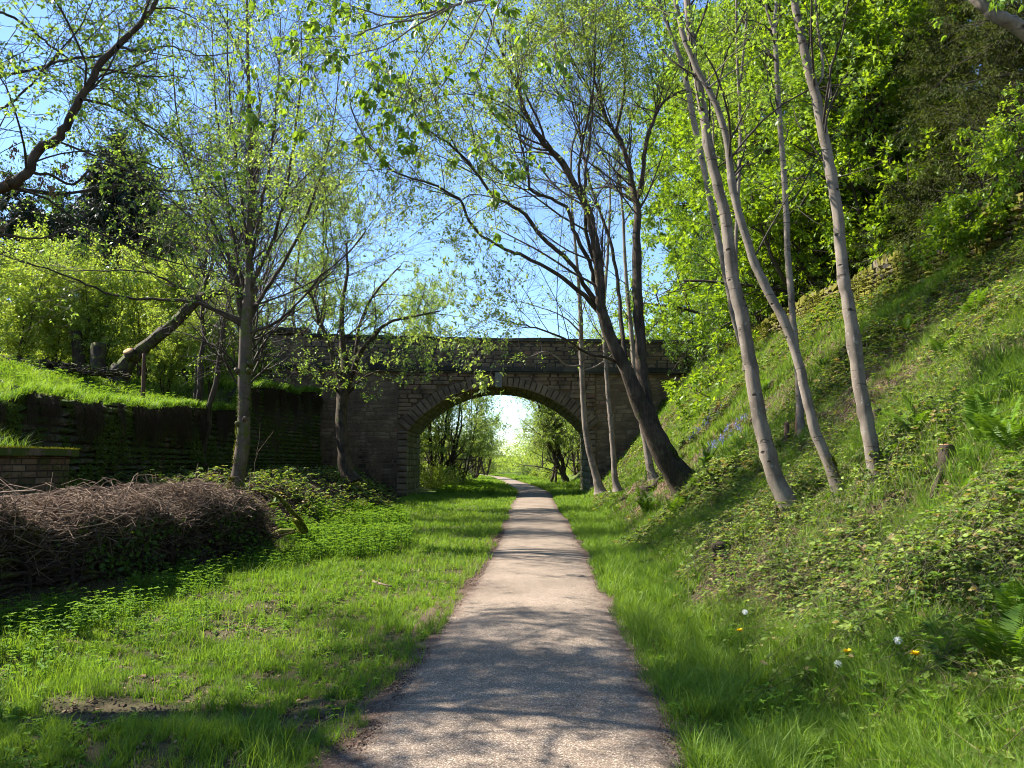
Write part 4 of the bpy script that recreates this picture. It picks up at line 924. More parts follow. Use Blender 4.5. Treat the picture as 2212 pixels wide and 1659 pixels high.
# bright shrubs on the platform, one built and copied
def shrub(name, label, x, y, h, rad, leaf, n, seed, group=None, L=(.05, .10), nst=7):
    z = float(H(x, y)) - .1; st = []; r = np.random.default_rng(seed)
    for k in range(nst):
        a = r.random() * 6.28; q = rad * r.uniform(.2, .75)
        st.append(stem([[x + .12 * math.cos(a), y + .12 * math.sin(a), z, .032], [x + q * .4 * math.cos(a), y + q * .4 * math.sin(a), z + h * .4, .022], [x + q * math.cos(a), y + q * math.sin(a), z + h * r.uniform(.75, 1.05), .006]], 16, 0, seed + k, .012))
    return tree(name, label, 'shrub', st, 'bark_dark', leaf,
        [dict(n=120, ang=40, ln=(h * .15, h * .36), K=6, t0=.12, t1=1, up=.25, wob=.1, rf=.5, rmax=.010, sides=3),
         dict(n=900, ang=45, ln=(h * .05, h * .14), K=4, t0=.1, t1=1, up=.1, wob=.12, rf=.6, rmax=.004, sides=3)],
        [dict(n=n, L=L, cl=4, spread=.08)], group, seed, 6, .1)
def copy_thing(o, loc, rz, sc, label):
    c = o.copy(); C.objects.link(c); c.location = [float(k) for k in loc]; c.rotation_euler = (0, 0, rz); c.scale = sc if isinstance(sc, tuple) else (sc, sc, sc); c['label'] = label
    for ch in list(o.children):
        k = ch.copy(); C.objects.link(k); k.parent = c
    return c
SG = 'bright young shrubs on the platform'
s0, _ = shrub('elder_shrub', 'bright green shrub behind the sawn stump and the leaning trunk', at(300, 27.5), 27.5, 4.6, 1.9, 'leaf_bush', 22000, 141, SG)
s1, _ = shrub('elder_shrub', 'bright green shrub cut by the edge of the picture beyond the heap of roots', at(20, 25), 25, 4.4, 2.0, 'leaf_bush', 22000, 142, SG)
for k, (px, y, sc, lb) in enumerate([(110, 26.5, 1.0, 'sunlit shrub in front of the dark rounded tree'), (205, 26.2, .92, 'sunlit shrub directly below the tall pointed conifer'), (395, 28.5, .95, 'sunlit shrub standing where the leaning trunk bends'),
                                 (70, 30.5, 1.15, 'taller shrub at the back beneath the dark rounded tree'), (270, 31.5, 1.1, 'taller shrub at the back just in front of the conifers'), (460, 31, 1.0, 'shrub seen through the limbs of the straight grey tree'), (560, 33.5, .8, 'shrub growing against the parapet pier of the bridge'), (-70, 23, 1.0, 'outermost shrub of the platform row'),
                                 (350, 24.8, .6, 'low leafy shrub at the foot of the leaning trunk'), (450, 27, .62, 'low leafy shrub above the grassy top of the retaining wall')]):
    x = at(px, y); copy_thing(s0 if k % 2 else s1, (x, y, float(H(x, y)) - .1), 1.3 * k + .6, sc, lb)
# bush hanging over the boundary wall
def spray(name, label, rows, seed, n=2600):
    P = np.array([W(a, b, d) for a, b, d in rows]); P = np.concatenate([P, np.linspace(.03, .008, len(P))[:, None]], 1)
    return tree(name, label, 'shrub', [stem(P, 24, 0, seed, .01)], 'bark_dark', 'leaf_lime',
        [dict(n=46, ang=45, ln=(.3, .8), K=6, t0=.1, t1=1, up=-.05, wob=.12, rf=.5, rmax=.008, sides=3), dict(n=240, ang=45, ln=(.1, .28), K=4, t0=.1, t1=1, wob=.12, rf=.6, rmax=.004, sides=3)],
        [dict(n=n, L=(.05, .10), cl=4, spread=.06, kind='ovate')], 'leafy sprays over the boundary wall', seed, 5, .1)
spray('leafy_spray', 'upper lime green spray drooping over the boundary wall at the picture edge', [(2290, 300, 12.4), (2212, 320, 12.2), (2165, 350, 12.4), (2140, 420, 12.6), (2095, 465, 12.8), (2050, 505, 13)], 151)
spray('leafy_spray', 'lower lime green spray trailing along the top of the boundary wall', [(2290, 430, 13.2), (2200, 450, 13), (2120, 478, 13.3), (2030, 515, 13.6), (1975, 545, 14)], 152)
spray('leafy_spray', 'short lime spray hanging against the evergreens above the two wall sprays', [(2290, 190, 13), (2225, 235, 13), (2180, 262, 13), (2140, 300, 13.3)], 153, 1300)

# ---- beyond the bridge
AR = 'trees seen through the arch'
def arch_tree(px, y, h, rad, nst, seed, label, leaf='leaf_pale', n=15000, lean=(0, 0), name='willow_tree', trunk=.16, group=AR, first=.12):
    return bigtree(name, label, 'tree', at(px, y), y, h, rad, 'bark_dark', leaf, n, (.09, .15), seed, group, first, nst=nst, trunk=trunk, n1=60, n2=380, n3=1400, lean=lean, up=.3, ang=42, zmin=1.9)
arch_tree(992, 54, 9.5, 3.2, 8, 161, 'many stemmed willow whose dark poles fan out from one foot beyond the arch', lean=(.3, 0), trunk=.22, n=18000)
arch_tree(945, 50, 10, 3.4, 5, 162, 'crooked tree just inside the arch opening beside the pier, behind the brambles', lean=(.5, 0), trunk=.28)
arch_tree(905, 58, 10, 3.4, 4, 163, 'tree mostly hidden by the pier of the arch')
arch_tree(1025, 72, 8.5, 3.0, 5, 164, 'rounded willow further off where the path bends')
arch_tree(1050, 92, 7, 3.0, 5, 165, 'small hazy tree at the end of the verge beyond the arch', n=16000)
arch_tree(1192, 58, 10.5, 3.2, 1, 166, 'slim upright tree, inner one of the pair beyond the arch on the bank side', lean=(.3, 0), trunk=.11, first=.35)
arch_tree(1199, 56, 9.5, 2.6, 1, 167, 'slim upright tree, outer one of the pair beyond the arch on the bank side', lean=(.2, 0), trunk=.10, first=.4)
arch_tree(1228, 55, 11, 3.6, 2, 168, 'leaning tree beyond the arch with trunk slanting toward the path', lean=(-1.8, 0), trunk=.22, first=.25)
arch_tree(1247, 60, 11, 3.4, 3, 169, 'dark stemmed tree beyond the arch nearest the far pier')
arch_tree(1170, 84, 8.0, 2.9, 4, 170, 'bushy tree beyond the bend, low in the arch opening', n=16000)
arch_tree(1290, 50, 10, 3.2, 3, 171, 'tree behind the far pier of the arch')
# low thicket and far wood: nobody could count these
def thicket(name, label, xs, ys, hs, n, leaf, L, seed, cat='undergrowth'):
    r = np.random.default_rng(seed); g = Geo(); m = len(xs); k = r.integers(0, m, n)
    q = norm(r.normal(size=(n, 3))) * (r.random((n, 1)) ** .33); q[:, 2] = np.abs(q[:, 2])
    z = H(xs[k], ys[k]); rad = hs[k][:, None] * [.75, .75, 1.]
    lump = (.55 + .8 * fbm(q[:, 0] * 2 + k, q[:, 1] * 2, seed))[:, None]
    p = np.stack([xs[k], ys[k], z], -1) + q * rad * lump
    leaves(g, p, r.normal(size=(n, 3)), norm(r.normal(size=(n, 3)) * .6 + [0, 0, 1]), r.uniform(L[0], L[1], n), L[0] * .75, r.random(n))
    ns = m * 10; k = r.integers(0, m, ns); b = np.stack([xs[k], ys[k], H(xs[k], ys[k])], -1); e = b + norm(r.normal(size=(ns, 3)) * [.7, .7, .3] + [0, 0, .8]) * (hs[k] * .95)[:, None]
    tubes(g, np.stack([b, (b + e) / 2 + r.normal(0, .06, (ns, 3)), e], 1), np.array([[.012, .009, .003]]) * np.ones((ns, 1)), 3, .5, 1)
    o = g.build(name, [M[leaf], M['twig_dark']]); return tag(o, label, cat, None, 'stuff')
r = np.random.default_rng(5)
n = 46; ys = r.uniform(44, 92, n); xs = pathx(ys) - 4.2 - r.uniform(.3, 7, n); thicket('verge_scrub', 'low scrub along the platform side of the path beyond the bridge', xs, ys, r.uniform(.5, 1.7, n), 60000, 'leaf_bush', (.09, .16), 6)
n = 46; ys = r.uniform(46, 92, n); xs = pathx(ys) + 3.6 + r.uniform(.3, 6, n); thicket('bank_scrub', 'low scrub along the bank side of the path beyond the bridge', xs, ys, r.uniform(.5, 1.9, n), 60000, 'leaf_bush', (.09, .16), 7)
n = 120; ys = r.uniform(95, 190, n); xs = r.uniform(-1, 1, n) * (10 + ys * .35) ; kp = np.abs(xs - pathx(ys)) > 2.5; xs, ys = xs[kp], ys[kp]
thicket('distant_wood', 'distant light green wood closing the view where the path disappears', xs, ys, r.uniform(2.0, 4.2, len(xs)) + np.clip(np.abs(xs - pathx(ys)) - 3, 0, 16) * .30, 150000, 'leaf_bush', (.2, .4), 8, 'wood')

# ------------------------------------------------------------ platform side: leaning trunk, stumps, roots
rows = [(252, 818, 52), (268, 790, 44), (292, 768, 36), (322, 742, 33), (352, 718, 31), (385, 690, 30), (412, 660, 28), (430, 645, 27), (462, 632, 24), (488, 630, 18), (502, 640, 10)]
st = [stem(PD(rows, 23), 44, 5, 61, .008, .2), stem(PD([(425, 650, 18), (440, 620, 14), (452, 590, 11), (462, 555, 8), (468, 500, 5)], 23, 23.6), 20, 0, 62, .01)]
tl, _ = tree('leaning_tree', 'half fallen old trunk slanting up from the platform with moss and a sawn stub', 'tree', st, 'bark_fallen', 'leaf_bush',
    [dict(n=16, ang=50, ln=(.5, 1.6), K=6, t0=.3, t1=1, up=.5, rf=.35, rmax=.02), dict(n=90, ang=45, ln=(.2, .6), K=4, t0=.2, t1=1, rf=.5, rmax=.005)], [dict(n=1400, L=(.05, .09), cl=3)], seed=61, rough=.3)
p = W(285, 775, 22.9); q = W(277, 758, 22.7); g = Geo(); tubes(g, [p, q], [.17, .165], 12, cap=True, rough=.08); g.build('sawn_stub', M['bark_fallen'], tl)
g = Geo(); dd_ = (q - p) / np.linalg.norm(q - p); tubes(g, [q, q + dd_ * .012], [.152, .15], 14, cap=True); g.build('cut_face', M['sawn'], tl)
moss_on(tl, *st[0], .15, .75, 1600, None, 'moss', (.03, .06), 12)
def stump(label, px, py, top, wpx, group=None, bark='bark_fallen', d=None, roots=0, lean=0.0, cut=True, name='tree_stump'):
    b = Gd(px, py) if d is None else W(px, py, d); t = W(px + lean, top, b[1])
    if d is not None: b[2] = float(H(b[0], b[1])); t[2] = max(t[2], b[2] + .3)
    r = wpx * .5 * b[1] / F
    o = thing(name, label, 'stump', b, group); g = Geo()
    P, R = stem([[*(b - [0, 0, .15]), r * 1.35], [*(b * .75 + t * .25), r * 1.1], [*(b * .4 + t * .6), r], [*t, r * .95]], 12, 2, 3); tubes(g, P, R, 12, cap=True, rough=.25, seed=int(px))
    for k in range(roots):
        a = k * 6.28 / roots + .4; e = b + np.array([math.cos(a), math.sin(a), 0]) * r * 4.2; e[2] = float(H(e[0], e[1])) - .02
        tubes(g, [b + [0, 0, r * .8], (b + e) / 2 + [0, 0, r * .5], e], [r * .5, r * .35, r * .12], 7, rough=.2)
    g.build('trunk', M[bark], o)
    if cut:
        g = Geo(); tubes(g, [t + [0, 0, .001], t + [0, 0, .012]], [r * .86, r * .84], 14, cap=True); g.build('cut_face', M['sawn'], o)
    return o
SGp = 'stumps on the platform'
stump('tall dark stump with a flat sawn top beside the foot of the leaning trunk', 214, 808, 742, 30, SGp, d=23.5, roots=4)
stump('jagged dark stump behind the tall sawn one', 178, 780, 716, 24, SGp, d=25.5, roots=3, lean=-14, cut=False)
stump('thin dead stake standing at the grass edge of the platform', 312, 818, 764, 8, None, 'post', d=20, cut=False, name='dead_stake')
stump('mossy stump half seen behind the straight grey tree', 432, 812, 792, 20, SGp, d=24, roots=5, cut=False)
stump('short cut stump with flared roots on the upper bank', 2046, 1010, 962, 36, 'stumps on the bank', 'bark_dark', roots=4)
stump('blackened stump sitting in the dry bramble litter', 1562, 1212, 1172, 40, 'stumps on the bank', 'bark_dark', roots=3, cut=False, lean=-4)
stump('old mossy stump beside the ferns near the leaning tree', 1398, 1078, 1050, 30, 'stumps on the bank', 'bark_dark', roots=3, cut=False)
PSg = 'old posts on the bank'
stump('weathered square-cut post behind the snaking trunk', 1726, 945, 876, 15, PSg, 'post', cut=False, name='wooden_post')
stump('shorter weathered post a step downhill from the taller one', 1700, 962, 912, 10, PSg, 'post', cut=False, name='wooden_post')
stump('dark rotten post leaning beside the blotchy trunk', 1902, 925, 884, 18, PSg, 'bark_dark', cut=False, lean=-10, name='wooden_post')
# roots heap at the picture edge
hr = thing('root_heap', 'heap of torn earthy roots beyond the grass at the edge of the platform', 'roots', W(40, 780, 21)); b = W(40, 788, 21); b[2] = float(H(b[0], b[1])) - .03
g = Geo(); n = 120; P = np.zeros((n, 8, 3)); r = np.random.default_rng(3)
x0 = r.uniform(-2.2, 2.6, n); y0 = r.uniform(-.5, .8, n)
for k in range(8):
    t = k / 7; P[:, k] = np.stack([b[0] + x0 + (r.uniform(-1, 1, n)) * t * .9, b[1] + y0 + r.normal(0, .1, n), b[2] + .02 + .55 * np.sin(np.pi * np.clip(t * 1.05, 0, 1)) * (r.random(n)) * (1.1 - np.abs(x0) * .3)], -1)
tubes(g, P, np.linspace(1, .4, 8)[None] * r.uniform(.012, .045, n)[:, None], 6, r.random(n), rough=.3); g.build('roots', M['bark_fallen'], hr)
# wire fence glimpsed beyond
wf = thing('wire_fence', 'rusty wire mesh fence half lost among the stems behind the platform', 'fence', W(80, 740, 26))
A = W(-60, 690, 26); B_ = W(190, 690, 29); g = Geo()
for s_ in np.linspace(0, 1, 44):
    p = A * (1 - s_) + B_ * s_; tubes(g, [p, p - [0, 0, 1.15]], [.006, .006], 4)
for z in np.linspace(0, 1.15, 8): tubes(g, [A - [0, 0, z], B_ - [0, 0, z]], [.006, .006], 4)
g.build('mesh', M['metal'], wf)
for s_ in (0, .34, .67, 1):
    g = Geo(); p = A * (1 - s_) + B_ * s_; tubes(g, [p + [0, .03, .1], p + [0, .03, -1.5]], [.045, .045], 6, cap=True); g.build('post', M['post'], wf)
# mossy logs near the end of the brushwood
ML = 'mossed logs beside the brushwood heap'
for k, (rows, lb) in enumerate([([(560, 1058, 7), (590, 1066, 9), (612, 1084, 9), (632, 1108, 10), (652, 1124, 8)], 'bright mossy log arching down toward the nettles'),
                               ([(515, 1112, 8), (545, 1100, 10), (575, 1092, 8), (600, 1086, 6)], 'mossy log lying level behind the arching one'),
                               ([(575, 1165, 16), (600, 1152, 20), (636, 1148, 15)], 'fat cushion of moss over a log end at the corner of the heap'),
                               ([(640, 1122, 18), (650, 1135, 22), (658, 1150, 16)], 'knobbly moss covered log end on the grass side')]):
    P = PD(rows, 13.2 + .25 * k, 13.6 + .2 * k); P[:, 2] = np.maximum(P[:, 2] , H(P[:, 0], P[:, 1]) + P[:, 3] * .5)
    o = thing('mossy_log', lb, 'log', P[0, :3], ML); g = Geo(); s_ = stem(P, 18, 3, k); tubes(g, *s_, 9, cap=True, rough=.3); g.build('log', M['mossy_log'], o); moss_on(o, *s_, 0, 1, 1500, None, 'moss', (.015, .04), k, .3)

# ------------------------------------------------------------ the brushwood heap
bh_ = thing('brushwood_heap', 'long dead hedge of woven poles heaped with dry brown twigs beside the grass', 'brushwood', (-5, 10, 0))
def hx(y): return -np.interp(y, [0, 7.75, 13.4], [5.75, 5.30, 4.40])
def ht(y): return .16 * (fbm(np.asarray(y) * 1.3, 0 * np.asarray(y), 68) - .5) + np.interp(y, [0, 7.5, 8.6, 9.6, 10.6, 11.8, 12.8, 13.4, 13.8], [1.1, 1.12, .98, 1.02, 1.06, 1.06, 1.02, .90, .25]) + .08 * np.sin(y * 5)
def heap(u, s):
    """u along, s: 0 foot of the front face .. 1 top edge .. 2 back"""
    s = np.asarray(s); h = ht(u)
    xo = np.where(s < 1, .03 * np.sin(s * 3) + s * .12, .12 + (s - 1) * 1.5)
    z = np.where(s < 1, .02 + s * h * .92, h * (.92 + .08 * np.sin((s - 1) * 2.3)) - .25 * np.clip(s - 1.6, 0, 1))
    return np.stack([hx(u) - xo, u, z], -1)
uu, sv = np.meshgrid(np.linspace(1, 13.7, 90), np.linspace(0, 2, 20), indexing='ij')
V = heap(uu, sv) - np.stack([.12 + 0 * uu, 0 * uu, .07 + 0 * uu], -1); V += RNG.normal(0, .025, V.shape)
idx = np.arange(uu.size).reshape(uu.shape); q = np.stack([idx[:-1, :-1], idx[:-1, 1:], idx[1:, 1:], idx[1:, :-1]], -1).reshape(-1, 4)
g = Geo(); g.add(V.reshape(-1, 3), q); g.add(V[-1], [[k + 1, k, 0] for k in range(1, 19)]); g.build('packed_core', M['twig_dark'], bh_)
g = Geo(); n = 150; r = np.random.default_rng(2); K = 12; P = np.zeros((n, K, 3)); u0 = r.uniform(1, 12, n); l = r.uniform(1.2, 3.6, n); s0_ = r.uniform(.04, .98, n); ph = r.random(n) * 6
for k in range(K):
    t = k / (K - 1); u = np.minimum(u0 + l * t, 13.55); P[:, k] = heap(u, np.clip(s0_ + r.normal(0, .025, n) + .05 * np.sin(3 * t + ph), 0, 1)); P[:, k, 0] += .035 + .05 * np.sin(u * 5.2 + ph)
tubes(g, P, np.linspace(1, .5, K)[None] * r.uniform(.012, .040, n)[:, None] * (1 + .15 * r.normal(size=(n, K))), 6, r.random(n)); 
g.build('woven_poles', M['bark_fallen'], bh_)
for y in np.arange(2, 13.6, .62): 
    g = Geo(); b = heap(y, .0) + [.03, 0, -.1]; e = heap(y, 1.0) + [.0, random.uniform(-.05, .05), random.uniform(.0, .14)]
    tubes(g, [b, (b + e) / 2 + [.04, 0, 0], e], [.03, .028, .026], 6, random.random(), cap=True); g.build('stake', M['bark_fallen'], bh_)
def twigs(n, s0, s1, ln, rad, seed, lift, vert=.25):
    r = np.random.default_rng(seed); u = 1 + 12.7 * r.random(n) ** .8; s = r.uniform(s0, s1, n); c = heap(u, s); c[:, 2] += (.30 * (fbm(u * 1.1, s * 2, 66) - .5) + .16 * (fbm(u * 3.5, s * 5, 67) - .5)) * (s > .8); K = 4
    a = r.normal(0, 1, (n, 3)) * [.8, 1.2, vert]; a = norm(a); L = r.uniform(ln[0], ln[1], n) * (.5 + r.random(n))
    P = np.zeros((n, K, 3)); bend = r.normal(0, .15, (n, 3)) * L[:, None]
    for k in range(K):
        t = k / (K - 1) - .5; P[:, k] = c + a * (L * t)[:, None] + bend * (1 - 4 * t * t)
    nrm = np.where(s[:, None] < 1, [[1., 0, .1]], [[.25, 0, 1.]]); P += (nrm * (r.random((n, 1)) * lift))[:, None, :]
    g = Geo(); tubes(g, P, np.linspace(1, .5, K)[None] * r.uniform(rad[0], rad[1], n)[:, None], 4, r.random(n)); return g
g = twigs(9500, .74, 1.9, (.08, .6), (.002, .0085), 4, .13, .30); g.build('dry_twigs', M['twig'], bh_)
g = twigs(1700, .45, 1.0, (.10, .5), (.002, .005), 14, .08, .5); g.build('dry_twigs', M['twig'], bh_)
g = twigs(2600, .0, 1.0, (.15, .7), (.002, .005), 5, .12, .8); g.build('dark_twigs', M['twig_dark'], bh_)
g = twigs(240, .8, 1.7, (.3, 1.1), (.005, .012), 6, .10, .35); g.build('stray_sticks', M['twig'], bh_)
n = 2600; u = RNG.uniform(8.5, 13.6, n); s = RNG.uniform(0, .9, n); kp = fbm(u * 1.4, s * 4, 33) > .5; u, s = u[kp], s[kp]; n = len(u)
g = Geo(); leaves(g, heap(u, s) + [.10, 0, 0] + RNG.normal(0, .03, (n, 3)), RNG.normal(0, 1, (n, 3)) - [0, 0, .3], norm(RNG.normal(0, .4, (n, 3)) + [1, 0, .5]), RNG.uniform(.04, .09, n), .06, RNG.random(n), 'ovate')
g.build('ivy_leaves', M['leaf_mid'], bh_)
n = 5000; u = 1 + 12.6 * RNG.random(n); s = RNG.uniform(.7, 1.8, n)
g = Geo(); leaves(g, heap(u, s) + RNG.normal(0, .05, (n, 3)) + [.03, 0, .05], RNG.normal(0, 1, (n, 3)), norm(RNG.normal(0, .7, (n, 3)) + [.3, 0, 1]), RNG.uniform(.02, .055, n), .025, RNG.random(n)); g.build('dead_leaves', M['litter'], bh_)
# ------------------------------------------------------------ grass, brambles, litter (uncountable ground cover)
def scat(n, ylo, yhi, xa, xb, p=1.5):
    """n points, density falling with distance^p; xa(y), xb(y) bounds"""
    t = np.linspace(ylo, yhi, 400); w = (xb(t) - xa(t)) * t ** -p; c = np.cumsum(w); c /= c[-1]
    y = np.interp(RNG.random(n), c, t); return xa(y) + (xb(y) - xa(y)) * RNG.random(n), y
def on(x, y, dz=0): return np.stack([x, y, H(x, y) + dz], -1)
def cull(x, y, m=2.0): return (np.abs(x) < .70 * y + m)
def grass(n, ylo, yhi, xa, xb, h, w, thr, seed, p=1.4, sc=1.4, lean=(.2, .9), tb=0.0, amp=1.0):
    x, y = scat(n, ylo, yhi, xa, xb, p); nz = fbm(x * sc, y * sc, seed); n2 = fbm(x * 6, y * 6, seed + 3)
    kp = cull(x, y) & (nz * .6 + n2 * .4 > thr + .22 * brown(x, y) + .34 * mud(x, y) + .10 * (RNG.random(len(x)) - .5)); x, y, nz, n2 = x[kp], y[kp], nz[kp], n2[kp]; m = len(x)
    # tufts: blades gather towards tuft centres
    cx = np.round(x * 9 + nz * 3) / 9; cy = np.round(y * 9 + nz * 3) / 9; k = .45 * (n2 > .45); x = x * (1 - k) + cx * k + RNG.normal(0, .012, m); y = y * (1 - k) + cy * k + RNG.normal(0, .012, m)
    hh = RNG.uniform(h[0], h[1], m) * (.55 + .9 * ss(.3, .75, n2)) * (.6 + .8 * nz)
    ww = w * np.maximum(1, y / 7.0) * RNG.uniform(.6, 1.3, m)
    tint = np.clip(.15 + .75 * fbm(x * .9, y * .9, seed + 9) * amp + RNG.normal(0, .16, m) + tb, 0, 1)
    az = 6.28 * RNG.random(m)
    return on(x, y, -.01), hh, ww, RNG.uniform(lean[0], lean[1], m), az, tint
PATCHES = [(1560, 1200, 1.0), (1700, 1230, .9), (1450, 1135, .8), (1850, 1290, .8), (2050, 1330, .7), (1640, 1160, .9), (1380, 1110, .8), (1980, 700, 1.3), (2110, 780, 1.0), (1960, 860, .9), (1760, 1010, 1.0), (2180, 1560, .5), (1460, 900, 1.2), (2190, 1290, .8), (2130, 640, .9), (1900, 790, 1.0), (2020, 1180, .7), (1580, 1290, .5)]
PC = [(*Gd(a, b)[:2], c * .72) for k_, (a, b, c) in enumerate(PATCHES) if k_ not in (4, 11, 16, 12)]
TC = [(*Gd(a, b)[:2], c) for a, b, c in ((1500, 900, .9), (1560, 1000, .8), (2000, 850, .7), (2100, 900, .7), (1950, 1080, .6), (2080, 1050, .6), (1750, 1180, .5), (1850, 1130, .5), (1640, 720, 1.2), (1750, 700, 1.2), (2150, 820, .8), (1430, 1000, .9), (1700, 900, 1.0), (2000, 1600, .4), (2130, 1150, .5), (1900, 720, .9))]
def lush(x, y):
    s = 0
    for a, b, c in TC: s = s + np.exp(-(((x - a) ** 2 + ((y - b) * .8) ** 2) / c ** 2))
    return np.clip(s, 0, 1) * (x > 1.7)
def brown(x, y):
    s = 0
    for a, b, c in PC: s = s + np.exp(-(((x - a) ** 2 + ((y - b) * .8) ** 2) / c ** 2))
    return np.clip(s * 1.1, 0, 1) * (x > 1.7)
MUD = [(*Gd(a, b)[:2], c) for a, b, c in ((175, 1560, .32), (330, 1545, .12), (665, 1532, .16), (830, 1382, .18), (950, 1262, .22), (940, 1300, .16), (750, 1640, .2), (430, 1500, .14), (860, 1330, .12), (640, 1590, .14), (960, 1240, .2), (560, 1470, .12), (700, 1450, .13), (1010, 1225, .16), (300, 1470, .12), (120, 1590, .2), (1000, 1130, .3))]
def mud(x, y):
    s = 0
    for a, b, c in MUD: s = s + np.exp(-((x - a) ** 2 + (y - b) ** 2) / c ** 2)
    return np.clip(s, 0, 1) * (x < 1)
def edgeL(y): return pathx(y) - .95 - .10 * ss(8, 4, y) - .16 * (fbm(y * 1.3, 0 * y, 201) - .5) * 2 - .12 * ss(9, 3, y) 
def edgeR(y): return pathx(y) + .90 + .10 * (fbm(y * 1.6, 0 * y, 202) - .5) * 2
LB = lambda y: np.maximum(-(.72 * y + 2), -np.interp(y, [0, 7.75, 13.5, 20, 30, 36.4], [5.6, 5.2, 4.5, 4.8, 5.2, 5.2]))
g = Geo()
blades(g, *grass(270000, 2.2, 14, LB, edgeL, (.035, .115), .0040, .37, 210, 1.2))
blades(g, *grass(30000, 2.2, 14, LB, edgeL, (.10, .20), .0045, .55, 211, 1.2, tb=.1))
blades(g, *grass(80000, 13.5, 37, LB, edgeL, (.06, .15), .0042, .33, 212, 1.2))
blades(g, *grass(46000, 36.8, 100, lambda y: pathx(y) - 4.6, edgeL, (.10, .24), .0042, .2, 213, 1.2, tb=.1))
# soft fringe crossing the path edge
y = 2.5 + 30 * RNG.random(9000) ** 1.5; x = edgeL(y) + RNG.uniform(-.10, .07, len(y)); k = fbm(x * 4, y * 4, 3) > .5; x, y = x[k], y[k]; m = len(x)
blades(g, on(x, y), RNG.uniform(.03, .09, m), .004 * np.maximum(1, y / 7), RNG.uniform(.4, 1, m), 6.28 * RNG.random(m), RNG.random(m) * .8)
go = g.build('verge_grass', M['grass']); tag(go, 'short bright lawn grass of the wide verge between path and brushwood', 'grass', None, 'stuff')
g = Geo(); RB = lambda y: np.interp(y, [0, 8, 16, 30, 36], [2.2, 2.1, 2.6, 3.2, 4.0])
blades(g, *grass(80000, 2.2, 12, edgeR, RB, (.08, .27), .0055, .28, 220, 1.2, lean=(.3, 1.0)))
blades(g, *grass(46000, 11, 37, edgeR, RB, (.10, .22), .0045, .25, 221, 1.2))
blades(g, *grass(36000, 36.8, 100, edgeR, lambda y: pathx(y) + 4.0, (.10, .25), .0045, .2, 222, 1.2, tb=.1))
y = 2.5 + 30 * RNG.random(9000) ** 1.5; x = edgeR(y) + RNG.uniform(-.06, .10, len(y)); m = len(x)
blades(g, on(x, y), RNG.uniform(.05, .14, m), .004 * np.maximum(1, y / 7), RNG.uniform(.4, 1, m), 6.28 * RNG.random(m), RNG.random(m) * .8)
go = g.build('edge_grass', M['grass']); tag(go, 'longer lush grass in the strip between the path and the foot of the bank', 'grass', None, 'stuff')
# the bank: patchy grass
g = Geo(); BA = lambda y: np.interp(y, [0, 8, 16, 30, 36], [1.7, 2.0, 2.6, 3.3, 4.0]); BB = lambda y: np.minimum(8.9 + 0 * y, .72 * y + 1.5)
gd = grass(290000, 2.4, 16, BA, BB, (.10, .28), .0050, .42, 230, 1.1, .55, (.3, 1.1)); blades(g, *gd)
x, y = scat(110000, 3, 34, BA, BB, 1.1); k = cull(x, y) & (RNG.random(len(x)) < lush(x, y)) & (fbm(x * 3, y * 3, 91) > .42); x, y = x[k], y[k]; m = len(x)
blades(g, on(x, y, -.01), RNG.uniform(.14, .42, m) * (.6 + .7 * fbm(x * 2, y * 2, 5)), .0055 * np.maximum(1, y / 7), RNG.uniform(.4, 1.2, m), 6.28 * RNG.random(m), np.clip(.55 + RNG.normal(0, .2, m), 0, 1))
gd = grass(170000, 13, 37, BA, BB, (.10, .24), .0050, .38, 231, 1.1, .5, (.3, 1.0), .05); blades(g, *gd)
go = g.build('bank_grass', M['grass']); tag(go, 'tufts of long green grass scattered up the steep bank', 'grass', None, 'stuff')
g = Geo(); gd = grass(60000, 2.4, 34, BA, BB, (.10, .28), .0040, .44, 233, 1.2, .8, (.8, 1.4)); blades(g, *gd)
gd = grass(9000, 3, 30, LB, edgeL, (.04, .10), .0040, .52, 234, 1.2, .8, (.9, 1.5)); blades(g, *gd)
go = g.build('dry_grass', M['grass_straw']); tag(go, 'pale dead grass strands matted between the green tufts', 'dry grass', None, 'stuff')
# grass on the platform
g = Geo(); PA = lambda y: -(wallL(y) + np.interp(y, [0, 11, 20, 36], [4, 5, 5.5, 4])); PB = lambda y: -(wallL(y) + .05)
gd = grass(110000, 11.4, 36, PA, PB, (.08, .30), .0055, .46, 240, 1.0, 1, (.3, 1.), .15); blades(g, *gd)
# overhanging lip
y = 11.5 + 24.5 * RNG.random(9000); x = -wallL(y) - .05 + RNG.normal(0, .07, len(y)); m = len(x)
blades(g, np.stack([x, y, wallT(y) + .0], -1), RNG.uniform(.10, .30, m), .0065 * y / 10, RNG.uniform(.5, 1.3, m), RNG.normal(0, .9, m), RNG.random(m))
gd = grass(16000, 6, 11.6, lambda y: -9.0 + 0 * y, lambda y: -7.0 + 0 * y, (.12, .34), .005, .25, 241, 1.0, 1, (.3, 1.)); blades(g, *gd)
go = g.build('platform_grass', M['grass']); tag(go, 'sunlit grass carpeting the old platform above the retaining walls', 'grass', None, 'stuff')

